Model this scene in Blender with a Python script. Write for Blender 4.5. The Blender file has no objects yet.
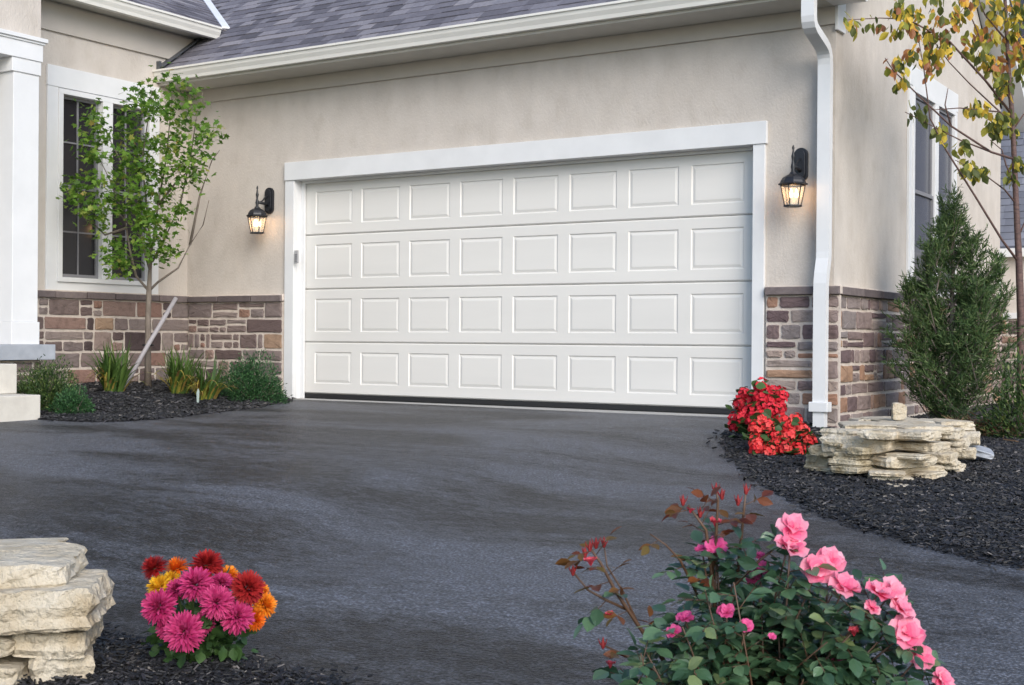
import bpy, bmesh, math, random
import numpy as np
from mathutils import Vector, Matrix, noise
random.seed(7); RNG = np.random.default_rng(7)
D = bpy.data; SC = bpy.context.scene; COL = SC.collection
R = math.radians

# ------------------------------------------------------------------ camera
CAM = np.array([9.2518, -10.356, 0.6321]); F = 1315.07
FWD = np.array([-0.535705, 0.844403, -0.00194]); RT = np.array([0.844373, 0.535703, 0.007468]); UP = np.array([-0.007345, -0.002362, 0.99997])
def at(u, v, d):                     # measured point of the photograph at distance d -> real position
    return CAM + d*(FWD + RT*(u-512)/F - UP*(v-342.5)/F)
cam = D.cameras.new('camera'); co = D.objects.new('camera', cam); COL.objects.link(co)
cam.sensor_width = 36; cam.lens = F/1024*36; cam.clip_end = 1000; cam.clip_start = .05
m = Matrix.Identity(4)
for i in range(3):
    m[i][0] = RT[i]; m[i][1] = UP[i]; m[i][2] = -FWD[i]; m[i][3] = CAM[i]
co.matrix_world = m; SC.camera = co
cam.dof.use_dof = True; cam.dof.focus_distance = 5.2; cam.dof.aperture_fstop = 22

# ------------------------------------------------------------------ materials
def ramp(nt, stops):
    n = nt.nodes.new('ShaderNodeValToRGB'); e = n.color_ramp.elements
    while len(e) < len(stops): e.new(.5)
    for el, (p, c) in zip(e, stops):
        el.position = p; el.color = tuple(c)+(1,) if len(c) == 3 else c
    return n
def mat(name, stops=None, src='noise', scale=5, detail=6, rough=.8, rough2=None, bump=0, bscale=60, bdist=.01, stops2=None, scale2=.8,
        mix2=.5, spec=.5, trans=0, stretch=(1, 1, 1), metal=0, sub=0, coat=0):
    m = D.materials.new(name); m.use_nodes = True; nt = m.node_tree; N = nt.nodes; L = nt.links
    b = N['Principled BSDF']; out = N['Material Output']
    geo = N.new('ShaderNodeNewGeometry'); mp = N.new('ShaderNodeMapping'); L.new(geo.outputs['Position'], mp.inputs['Vector']); mp.inputs['Scale'].default_value = stretch
    def nz(s, d=detail, r=.6):
        n = N.new('ShaderNodeTexNoise'); n.inputs['Scale'].default_value = s; n.inputs['Detail'].default_value = d; n.inputs['Roughness'].default_value = r
        L.new(mp.outputs[0], n.inputs['Vector']); return n
    if src == 'rnd':
        a = N.new('ShaderNodeAttribute'); a.attribute_name = 'rnd'; fac = a.outputs['Fac']
    else: fac = nz(scale).outputs['Fac']
    r = ramp(nt, stops); L.new(fac, r.inputs[0]); col = r.outputs[0]
    if stops2:                                       # second, multiplying layer of wear
        r2 = ramp(nt, stops2); L.new(nz(scale2, 8).outputs['Fac'], r2.inputs[0])
        mx = N.new('ShaderNodeMix'); mx.data_type = 'RGBA'; mx.blend_type = 'MULTIPLY'; mx.inputs[0].default_value = mix2
        L.new(col, mx.inputs[6]); L.new(r2.outputs[0], mx.inputs[7]); col = mx.outputs[2]
    L.new(col, b.inputs['Base Color'])
    if rough2 is not None:
        mr = N.new('ShaderNodeMapRange'); mr.inputs[1].default_value = .35; mr.inputs[2].default_value = .65
        mr.inputs[3].default_value = rough; mr.inputs[4].default_value = rough2
        L.new(nz(scale2).outputs['Fac'], mr.inputs[0]); L.new(mr.outputs[0], b.inputs['Roughness'])
    else: b.inputs['Roughness'].default_value = rough
    b.inputs['Specular IOR Level'].default_value = spec; b.inputs['Metallic'].default_value = metal
    if coat: b.inputs['Coat Weight'].default_value = coat; b.inputs['Coat Roughness'].default_value = .15
    if bump:
        bp = N.new('ShaderNodeBump'); bp.inputs['Strength'].default_value = bump; bp.inputs['Distance'].default_value = bdist
        L.new(nz(bscale).outputs['Fac'], bp.inputs['Height']); L.new(bp.outputs[0], b.inputs['Normal'])
    if trans:
        t = N.new('ShaderNodeBsdfTranslucent'); L.new(col, t.inputs['Color']); ms = N.new('ShaderNodeMixShader'); ms.inputs[0].default_value = trans
        L.new(b.outputs[0], ms.inputs[1]); L.new(t.outputs[0], ms.inputs[2]); L.new(ms.outputs[0], out.inputs[0])
    return m
def flat(name, c, **k):
    c = np.array(c); return mat(name, [(.3, tuple(c*.94)), (.7, tuple(np.minimum(c*1.04, 1)))], **k)

STUCCO = mat('stucco', [(.25, (.465, .42, .375)), (.5, (.515, .470, .424)), (.75, (.555, .510, .465))], scale=3.2, detail=10, rough=.92, bump=.5, bscale=55, bdist=.012,
             stops2=[(.34, (.90, .89, .875)), (.46, (.98, .98, .98)), (.55, (1, 1, 1)), (.7, (1.07, 1.06, 1.05))], scale2=5.5, mix2=.75, stretch=(1, 1, .6), spec=.2)
FRIEZE = flat('tan_trim_paint', (.47, .43, .385), rough=.6, scale=3)
SOFFIT = flat('soffit_paint', (.52, .50, .45), rough=.6)
WHITE = flat('white_trim_paint', (.655, .66, .665), rough=.45, scale=3, bump=.05, bscale=90, bdist=.003)
DOORM = flat('garage_door_enamel', (.655, .64, .61), rough=.42, scale=2, bump=.12, bscale=130, bdist=.002, stretch=(.12, 1, 1))
GUTM = flat('gutter_enamel', (.70, .685, .64), rough=.35, scale=2)
DSM = flat('downspout_enamel', (.65, .655, .66), rough=.35, scale=2)
RUBBER = flat('black_rubber', (.012, .012, .013), rough=.6)
CONC = flat('concrete', (.36, .355, .34), rough=.85, scale=12, bump=.2, bscale=80)
SLABM = mat('bluestone', [(.3, (.27, .29, .32)), (.7, (.36, .38, .42))], scale=7, rough=.6, bump=.15, bscale=60)
STEPM = mat('limestone_step', [(.3, (.48, .45, .40)), (.7, (.60, .57, .51))], scale=5, rough=.8, bump=.25, bscale=40)
MORTAR = mat('mortar', [(.3, (.44, .38, .33)), (.7, (.60, .525, .465))], scale=14, rough=.95, bump=.5, bscale=70, bdist=.01)
VEN = mat('veneer_stone', [(0, (.065, .045, .045)), (.2, (.12, .083, .078)), (.42, (.185, .14, .128)), (.6, (.175, .14, .133)), (.80, (.25, .20, .18)), (.95, (.23, .13, .10)), (1, (.31, .21, .14))],
          src='rnd', rough=.85, bump=.6, bscale=45, bdist=.012, stops2=[(.3, (.6, .58, .56)), (.5, (1, 1, 1)), (.75, (1, 1, 1))], scale2=14, mix2=.8)
VENR = mat('veneer_stone_rust', [(0, (.10, .065, .070)), (.2, (.17, .12, .115)), (.42, (.25, .195, .18)), (.55, (.20, .17, .165)), (.72, (.30, .24, .21)), (.88, (.27, .15, .10)), (1, (.34, .22, .14))],
          src='rnd', rough=.85, bump=.6, bscale=45, bdist=.012, stops2=[(.3, (.6, .58, .56)), (.5, (1, 1, 1)), (.75, (1, 1, 1))], scale2=14, mix2=.8)
CAPM = mat('cap_stone', [(0, (.10, .08, .082)), (1, (.19, .155, .15))], src='rnd', rough=.8, bump=.5, bscale=50, stops2=[(.3, (.6, .6, .6)), (.6, (1, 1, 1))], scale2=12, mix2=.7)
SHING = mat('asphalt_shingle', [(0, (.085, .082, .098)), (.35, (.145, .140, .165)), (.65, (.195, .190, .218)), (1, (.27, .255, .275))], src='rnd', rough=.95, bump=.5, bscale=200, bdist=.004,
            stops2=[(.35, (.75, .75, .75)), (.6, (1, 1, 1))], scale2=30, mix2=.7, spec=.2)
FLASH = flat('white_flashing', (.68, .69, .72), rough=.4)
DKFLASH = flat('dark_flashing', (.07, .075, .085), rough=.5)
BLACKM = mat('black_cast_iron', [(.3, (.008, .009, .013)), (.7, (.016, .017, .022))], scale=20, rough=.45, bump=.2, bscale=90, bdist=.004)
SASH = flat('grey_sash', (.20, .20, .215), rough=.5)
ASPH = mat('asphalt', [(.36, (.008, .008, .010)), (.5, (.030, .031, .036)), (.62, (.13, .135, .155))], scale=110, detail=4, rough=.55, bump=1.0, bscale=70, bdist=.022, spec=.45)
def wet_asphalt(m):
    nt = m.node_tree; N = nt.nodes; L = nt.links; b = N['Principled BSDF']; geo = [n for n in N if n.bl_idname == 'ShaderNodeNewGeometry'][0]
    def nz(scale, st, det=7, dist=0, rough=.6):
        mp = N.new('ShaderNodeMapping'); mp.inputs['Scale'].default_value = st; L.new(geo.outputs['Position'], mp.inputs['Vector']); n = N.new('ShaderNodeTexNoise'); n.inputs['Scale'].default_value = scale
        n.inputs['Detail'].default_value = det; n.inputs['Distortion'].default_value = dist; n.inputs['Roughness'].default_value = rough; L.new(mp.outputs[0], n.inputs['Vector']); return n.outputs['Fac']
    damp = ramp(nt, [(.40, (0, 0, 0)), (.49, (.45, .45, .45)), (.58, (1, 1, 1))]); L.new(nz(.62, (.6, 1.5, 1), 9, .9), damp.inputs[0])     # where the film of rain is drying
    fine = ramp(nt, [(.40, (0, 0, 0)), (.60, (1, 1, 1))]); L.new(nz(14, (.8, 1.3, 1), 9, .2, .8), fine.inputs[0])
    mixf = N.new('ShaderNodeMix'); mixf.data_type = 'RGBA'; mixf.inputs[0].default_value = .45; L.new(damp.outputs[0], mixf.inputs[6]); L.new(fine.outputs[0], mixf.inputs[7])
    r = N.new('ShaderNodeMapRange'); r.inputs[3].default_value = .36; r.inputs[4].default_value = .56; L.new(mixf.outputs[2], r.inputs[0]); L.new(r.outputs[0], b.inputs['Roughness'])
    sp = N.new('ShaderNodeMapRange'); sp.inputs[1].default_value = .2; sp.inputs[2].default_value = .8; sp.inputs[3].default_value = .15; sp.inputs[4].default_value = 1.0; L.new(mixf.outputs[2], sp.inputs[0]); L.new(sp.outputs[0], b.inputs['Specular IOR Level'])
    old = b.inputs['Base Color'].links[0].from_socket; mx = N.new('ShaderNodeMix'); mx.data_type = 'RGBA'; mx.blend_type = 'MULTIPLY'; mx.inputs[0].default_value = 1
    tint = ramp(nt, [(0, (.30, .28, .26)), (.3, (.55, .54, .54)), (.65, (1.15, 1.16, 1.19)), (1, (1.8, 1.83, 1.92))]); L.new(mixf.outputs[2], tint.inputs[0]); L.new(old, mx.inputs[6]); L.new(tint.outputs[0], mx.inputs[7]); L.new(mx.outputs[2], b.inputs['Base Color'])  # wet darker, dry lighter; bluish sky sheen is also painted into the colour
wet_asphalt(ASPH)
MULCHB = mat('mulch_soil', [(.3, (.006, .006, .007)), (.7, (.022, .021, .023))], scale=40, rough=.9, bump=1, bscale=60, bdist=.03)
CHIP = mat('mulch_chip', [(0, (.006, .006, .007)), (.6, (.011, .011, .013)), (.88, (.024, .023, .027)), (.97, (.065, .06, .065)), (1, (.20, .18, .16))], src='rnd', rough=.6, spec=.5)
LIME = mat('limestone', [(.2, (.38, .30, .20)), (.42, (.54, .47, .36)), (.6, (.60, .545, .45)), (.8, (.68, .635, .55))], scale=9, detail=10, rough=.92, bump=1, bscale=30, bdist=.03,
           stops2=[(.3, (.66, .56, .42)), (.45, (1, .97, .92)), (.7, (1, 1, 1))], scale2=5, mix2=.8, spec=.2)
LIMED = mat('limestone_dark', [(.2, (.20, .165, .105)), (.42, (.36, .31, .22)), (.6, (.49, .435, .33)), (.8, (.58, .52, .42))], scale=14, detail=10, rough=.92, bump=1, bscale=40, bdist=.025,
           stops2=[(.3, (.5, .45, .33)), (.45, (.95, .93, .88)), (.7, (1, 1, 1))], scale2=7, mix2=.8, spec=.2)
BARK = mat('bark', [(.3, (.10, .08, .065)), (.7, (.21, .175, .145))], scale=30, rough=.9, bump=.6, bscale=50, stretch=(1, 1, .3))
BARKR = mat('cherry_bark', [(.3, (.055, .032, .030)), (.7, (.15, .085, .072))], scale=22, rough=.7, bump=.4, bscale=50, stretch=(1, 1, 2.5))
POLE = flat('weathered_grey_pole', (.30, .28, .29), rough=.7, scale=20)
def leafmat(name, stops, trans=.3, rough=.5, spec=.4): return mat(name, stops, src='rnd', rough=rough, trans=trans, spec=spec)
L_MAPLE = leafmat('maple_leaf', [(0, (.055, .13, .018)), (.45, (.13, .26, .035)), (.8, (.22, .37, .06)), (.97, (.36, .44, .10)), (1, (.45, .33, .08))], .5)
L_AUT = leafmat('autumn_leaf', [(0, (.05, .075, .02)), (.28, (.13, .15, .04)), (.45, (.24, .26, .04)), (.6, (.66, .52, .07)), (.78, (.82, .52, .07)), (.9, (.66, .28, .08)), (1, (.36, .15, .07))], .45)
L_BOX = leafmat('boxwood_leaf', [(0, (.014, .034, .010)), (.6, (.042, .085, .020)), (.9, (.10, .155, .04)), (1, (.18, .22, .065))], .2)
L_BLU = leafmat('spreading_yew_leaf', [(0, (.010, .036, .014)), (.6, (.026, .085, .026)), (.9, (.06, .155, .05)), (1, (.10, .22, .08))], .2)
L_JUN = leafmat('juniper_needle', [(0, (.028, .055, .020)), (.5, (.062, .12, .036)), (.85, (.12, .185, .06)), (1, (.20, .24, .11))], .28, rough=.7)
L_DEAD = leafmat('dry_grass', [(0, (.13, .075, .04)), (1, (.26, .16, .085))], .15, rough=.8)
L_LILY = leafmat('daylily_blade', [(0, (.035, .08, .018)), (.55, (.12, .20, .045)), (.78, (.22, .25, .045)), (.9, (.40, .30, .06)), (1, (.30, .17, .07))], .3)
L_ROSE = leafmat('rose_leaf', [(0, (.026, .066, .034)), (.55, (.070, .15, .074)), (.9, (.14, .24, .125)), (1, (.25, .31, .12))], .35, rough=.36, spec=.9)
L_ROSEY = leafmat('young_rose_leaf', [(0, (.10, .025, .014)), (.5, (.17, .052, .018)), (1, (.12, .085, .02))], .3, rough=.4)
L_GER = leafmat('geranium_leaf', [(0, (.03, .07, .02)), (1, (.07, .14, .04))], .25)
STEMR = flat('red_cane', (.085, .045, .025), rough=.5)
STEMG = flat('green_stem', (.07, .11, .035), rough=.6)
def petal(name, c0, c1, tr=.3): return mat(name, [(0, c0), (1, c1)], src='rnd', rough=.6, trans=tr, spec=.25)
P_MAG = petal('magenta_petal', (.34, .008, .085), (.74, .09, .27)); P_RED = petal('crimson_petal', (.25, .008, .012), (.48, .03, .025))
P_ORA = petal('orange_petal', (.78, .11, .012), (.90, .30, .02)); P_YEL = petal('yellow_petal', (.80, .42, .015), (.90, .62, .05)); P_AMB = petal('amber_petal', (.82, .20, .015), (.92, .42, .03))
P_GER1 = petal('deep_red_petal', (.55, .010, .03), (.80, .05, .075)); P_GER2 = petal('scarlet_petal', (.72, .025, .035), (.92, .13, .12))
P_PINK = petal('pink_petal', (.86, .05, .22), (.96, .50, .62), .45); P_HOT = petal('hot_pink_petal', (.62, .04, .22), (.82, .16, .38), .35); P_BUD = petal('coral_bud_petal', (.60, .03, .07), (.85, .14, .18)); P_BUDR = petal('red_bud', (.20, .015, .02), (.42, .05, .05))
def glassm(name, tint, rough, tr):
    m = D.materials.new(name); m.use_nodes = True; nt = m.node_tree; N = nt.nodes; L = nt.links; b = N['Principled BSDF']
    n = N.new('ShaderNodeTexNoise'); n.inputs['Scale'].default_value = 1.5; r = ramp(nt, [(.3, tuple(np.array(tint)*.8)), (.7, tint)])
    L.new(n.outputs[0], r.inputs[0]); L.new(r.outputs[0], b.inputs['Base Color']); b.inputs['Roughness'].default_value = rough
    if tr:
        t = N.new('ShaderNodeBsdfTransparent'); ms = N.new('ShaderNodeMixShader'); ms.inputs[0].default_value = tr
        L.new(b.outputs[0], ms.inputs[1]); L.new(t.outputs[0], ms.inputs[2]); L.new(ms.outputs[0], N['Material Output'].inputs[0])
    return m
GLASSD = glassm('dark_screened_glass', (.022, .021, .025), .12, 0); GLASSD.node_tree.nodes['Principled BSDF'].inputs['Specular IOR Level'].default_value = .35
GLASSS = glassm('side_window_glass', (.07, .075, .095), .22, 0)
GLASSL = glassm('lantern_glass', (.75, .72, .66), .25, .72)
def emis(name, c, s):
    m = D.materials.new(name); m.use_nodes = True; b = m.node_tree.nodes['Principled BSDF']; b.inputs['Base Color'].default_value = (*c, 1)
    b.inputs['Emission Color'].default_value = (*c, 1); b.inputs['Emission Strength'].default_value = s; return m
BULB = emis('lit_bulb', (1, .62, .28), 11)

# ------------------------------------------------------------------ object helpers
WL = {}
def put(o, parent, base=None):
    COL.objects.link(o)
    if parent is not None: o.parent = parent; WL[o] = WL[parent]
    return o
def tag(o, label=None, cat=None, group=None, kind=None):
    if label: o['label'] = label
    if cat: o['category'] = cat
    if group: o['group'] = group
    if kind: o['kind'] = kind
    return o
def thing(name, loc, label, cat, group=None):
    o = D.objects.new(name, None); COL.objects.link(o); o.location = tuple(loc); WL[o] = np.array(loc, float); o.empty_display_size = .1
    return tag(o, label, cat, group)
def mesh_np(name, v, f, mats, parent=None, rnd=None, smooth=False, mi=None, loc=None):
    """v (N,3) world coordinates, f list of faces or (M,k) array"""
    v = np.asarray(v, float)
    if parent is not None: v = v - WL[parent]
    elif loc is not None: v = v - np.array(loc)
    me = D.meshes.new(name)
    if isinstance(f, np.ndarray):
        k = f.shape[1]; M = len(f); me.vertices.add(len(v)); me.vertices.foreach_set('co', v.astype(np.float32).ravel())
        me.loops.add(M*k); me.loops.foreach_set('vertex_index', f.astype(np.int32).ravel()); me.polygons.add(M)
        me.polygons.foreach_set('loop_start', np.arange(0, M*k, k, dtype=np.int32)); me.polygons.foreach_set('loop_total', np.full(M, k, np.int32))
        me.update(calc_edges=True)
    else:
        me.from_pydata([tuple(p) for p in v], [], f); me.update()
    for mm in (mats if isinstance(mats, (list, tuple)) else [mats]): me.materials.append(mm)
    n = len(me.polygons)
    if mi is not None: me.polygons.foreach_set('material_index', np.asarray(mi, np.int32))
    if rnd is not None:
        a = me.attributes.new('rnd', 'FLOAT', 'FACE'); a.data.foreach_set('value', np.asarray(rnd, np.float32))
    me.polygons.foreach_set('use_smooth', np.full(n, bool(smooth)))
    o = D.objects.new(name, me)
    if parent is None and loc is not None: o.location = tuple(loc)
    put(o, parent)
    if parent is None: WL[o] = np.array(loc if loc is not None else (0, 0, 0), float)
    return o
class MB:
    def __init__(s): s.v = []; s.f = []; s.m = []; s.r = []
    def add(s, vs, fs, mi=0, rnd=.5):
        b = len(s.v); s.v += [tuple(p) for p in vs]
        for q in fs: s.f.append(tuple(b+i for i in q)); s.m.append(mi); s.r.append(rnd)
    def box(s, a, b, mi=0, rnd=.5):
        x0, y0, z0 = [min(p, q) for p, q in zip(a, b)]; x1, y1, z1 = [max(p, q) for p, q in zip(a, b)]
        s.add([(x0,y0,z0),(x1,y0,z0),(x1,y1,z0),(x0,y1,z0),(x0,y0,z1),(x1,y0,z1),(x1,y1,z1),(x0,y1,z1)],
              [(0,3,2,1),(4,5,6,7),(0,1,5,4),(1,2,6,5),(2,3,7,6),(3,0,4,7)], mi, rnd)
    def quad(s, p, mi=0, rnd=.5): s.add(p, [tuple(range(len(p)))], mi, rnd)
    def prism(s, poly, vec, mi=0, rnd=.5):       # poly list of 3D points, extruded by vec
        n = len(poly); vec = np.array(vec); P = [np.array(p) for p in poly]
        s.add(P+[p+vec for p in P], [tuple(range(n))[::-1], tuple(range(n, 2*n))]+[(i, (i+1) % n, n+(i+1) % n, n+i) for i in range(n)], mi, rnd)
    def tube(s, pts, rad, n=8, mi=0, rnd=.5, cap=True):
        pts = [np.array(p, float) for p in pts]; rad = [rad]*len(pts) if np.isscalar(rad) else rad
        b = len(s.v); ref = np.array([.31, .17, .93])
        for i, p in enumerate(pts):
            t = pts[min(i+1, len(pts)-1)]-pts[max(i-1, 0)]; t = t/(np.linalg.norm(t)+1e-9)
            a = np.cross(t, ref); a /= np.linalg.norm(a)+1e-9; c = np.cross(t, a)
            for k in range(n):
                an = 2*math.pi*k/n; s.v.append(tuple(p+rad[i]*(a*math.cos(an)+c*math.sin(an))))
        for i in range(len(pts)-1):
            for k in range(n):
                s.f.append((b+i*n+k, b+i*n+(k+1) % n, b+(i+1)*n+(k+1) % n, b+(i+1)*n+k)); s.m.append(mi); s.r.append(rnd)
        if cap:
            s.f.append(tuple(b+k for k in range(n))[::-1]); s.m.append(mi); s.r.append(rnd)
            e = b+(len(pts)-1)*n; s.f.append(tuple(e+k for k in range(n))); s.m.append(mi); s.r.append(rnd)
    def lathe(s, c, prof, n=12, mi=0):           # prof [(r,z)]
        b = len(s.v)
        for r, z in prof:
            for k in range(n):
                an = 2*math.pi*(k+.5)/n; s.v.append((c[0]+r*math.cos(an), c[1]+r*math.sin(an), c[2]+z))
        for i in range(len(prof)-1):
            for k in range(n):
                s.f.append((b+i*n+k, b+i*n+(k+1) % n, b+(i+1)*n+(k+1) % n, b+(i+1)*n+k)); s.m.append(mi); s.r.append(.5)
        for base, rev in ((b, True), (b+(len(prof)-1)*n, False)):
            q = tuple(base+k for k in range(n)); s.f.append(q[::-1] if rev else q); s.m.append(mi); s.r.append(.5)
    def build(s, name, mats, parent=None, smooth=False, bevel=0, loc=None):
        o = mesh_np(name, s.v, s.f, mats, parent, s.r, smooth, s.m, loc)
        if bevel:
            b = o.modifiers.new('bevel', 'BEVEL'); b.width = bevel; b.segments = 2; b.limit_method = 'ANGLE'
        return o
def boxo(name, a, b, m, parent, bevel=.003, **k):
    q = MB(); q.box(a, b); return q.build(name, m, parent, bevel=bevel, **k)

def scatter(tv, tf, pos, rot, scl):
    """instances of a small template baked in one array; rot (n,3,3), scl (n,) or (n,3)"""
    n = len(pos); tv = np.asarray(tv, float); k = len(tv)
    scl = np.asarray(scl, float); scl = scl[:, None]*np.ones(3) if scl.ndim == 1 else scl
    v = np.einsum('nij,nkj->nki', rot, tv[None]*scl[:, None, :])+pos[:, None, :]
    tf = np.asarray(tf); f = tf[None]+(np.arange(n)*k)[:, None, None]
    return v.reshape(-1, 3), f.reshape(-1, tf.shape[1])
def frames(d, up=None, roll=None):
    """rotation matrices whose +Y is direction d and +Z roughly `up`"""
    d = d/(np.linalg.norm(d, axis=1, keepdims=True)+1e-9)
    if up is None: up = RNG.normal(size=d.shape)
    x = np.cross(d, up); x /= np.linalg.norm(x, axis=1, keepdims=True)+1e-9; z = np.cross(x, d)
    return np.stack([x, d, z], axis=2)
LEAF_V = [(0,0,0),(.26,.25,.07),(.33,.55,.05),(.16,.85,-.02),(0,1,-.09),(-.16,.85,-.02),(-.33,.55,.05),(-.26,.25,.07),(0,.3,0),(0,.65,-.02)]
LEAF_F = [(0,1,2,8),(8,2,3,9),(0,8,6,7),(8,9,5,6),(9,3,4,4),(9,4,5,5)]
LEAF_F = [(0,1,2,8),(8,2,3,9),(0,8,6,7),(8,9,5,6)]
LEAF_T = [(9,3,4),(9,4,5)]
def leaves(name, pos, d, size, m, parent, up=None, rnd=None, wide=1., smooth=False):
    n = len(pos); rot = frames(d, up); sc = np.stack([size*wide, size, size], 1)
    v, f = scatter(LEAF_V, LEAF_F, pos, rot, sc); _, f2 = scatter(LEAF_V, LEAF_T, pos, rot, sc)
    rnd = RNG.random(n) if rnd is None else rnd
    faces = [tuple(q) for q in f]+[tuple(q) for q in f2]
    rr = np.concatenate([np.repeat(rnd, 4), np.repeat(rnd, 2)])
    return mesh_np(name, v, faces, m, parent, rr, smooth)
MAP_V = [(0,.38,0),(0,0,0),(.16,.14,.03),(.44,.08,.05),(.34,.34,.03),(.60,.60,-.02),(.22,.62,.01),(0,1,-.10),(-.22,.62,.01),(-.60,.60,-.02),(-.34,.34,.03),(-.44,.08,.05),(-.16,.14,.03)]
MAP_F = [(0,i,i+1) for i in range(1,12)]+[(0,12,1)]
def lobed(name, pos, d, size, m, parent, up=None, rnd=None, wide=1.):
    n = len(pos); sc = np.stack([size*wide, size, size], 1); v, f = scatter(MAP_V, MAP_F, pos, frames(d, up), sc)
    rnd = RNG.random(n) if rnd is None else rnd
    return mesh_np(name, v, f, m, parent, np.repeat(rnd, 12))
def blades(name, pos, d, size, m, parent, width=.12, rnd=None, up=None):
    """thin strips (needles, petals)"""
    tv = [(-.5,0,0),(.5,0,0),(.6,.55,.10),(-.6,.55,.10),(.12,1,.05),(-.12,1,.05)]; tf = [(0,1,2,3),(3,2,4,5)]
    n = len(pos); sc = np.stack([size*width, size, size], 1); v, f = scatter(tv, tf, pos, frames(d, up), sc)
    rnd = RNG.random(n) if rnd is None else rnd
    return mesh_np(name, v, f, m, parent, np.repeat(rnd, 2))

# ------------------------------------------------------------------ setting: terrain, driveway, mulch
XW, XC = -1.5787, 5.7562
def sst(t): t = np.clip(t, 0, 1); return t*t*(3-2*t)
def ground(x, y): return .01*np.minimum(y, 0)-.09*sst((x-4.8)/1.4)
def grid(x0, x1, nx, y0, y1, ny, fn):
    xs = np.linspace(x0, x1, nx); ys = np.linspace(y0, y1, ny); X, Y = np.meshgrid(xs, ys); Z = fn(X, Y)
    v = np.stack([X.ravel(), Y.ravel(), Z.ravel()], 1); i = np.arange(nx*ny).reshape(ny, nx)
    f = np.stack([i[:-1, :-1].ravel(), i[:-1, 1:].ravel(), i[1:, 1:].ravel(), i[1:, :-1].ravel()], 1); return v, f
GRASS = mat('lawn', [(.3, (.03, .055, .015)), (.7, (.06, .10, .03))], scale=6, rough=.95, bump=.5, bscale=30)
def gfar(X, Y):
    return ground(np.clip(X, -30, 30), np.clip(Y, -25, 10))-.10
xs = np.concatenate([np.linspace(-400, -30, 8), np.linspace(-20, 20, 60), np.linspace(30, 400, 8)])
ys = np.concatenate([np.linspace(-400, -30, 8), np.linspace(-25, 15, 60), np.linspace(25, 400, 8)])
X, Y = np.meshgrid(xs, ys); v = np.stack([X.ravel(), Y.ravel(), gfar(X, Y).ravel()], 1); i = np.arange(X.size).reshape(X.shape)
f = np.stack([i[:-1, :-1].ravel(), i[:-1, 1:].ravel(), i[1:, 1:].ravel(), i[1:, :-1].ravel()], 1)
tag(mesh_np('ground', v, f, GRASS, smooth=True), kind='structure')
v, f = grid(-4, 15, 150, -16, .10, 130, lambda X, Y: ground(X, Y)-.004+.004*np.sin(X*1.3+Y*.7))
tag(mesh_np('driveway', v, f, ASPH, smooth=True), kind='structure')

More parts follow.
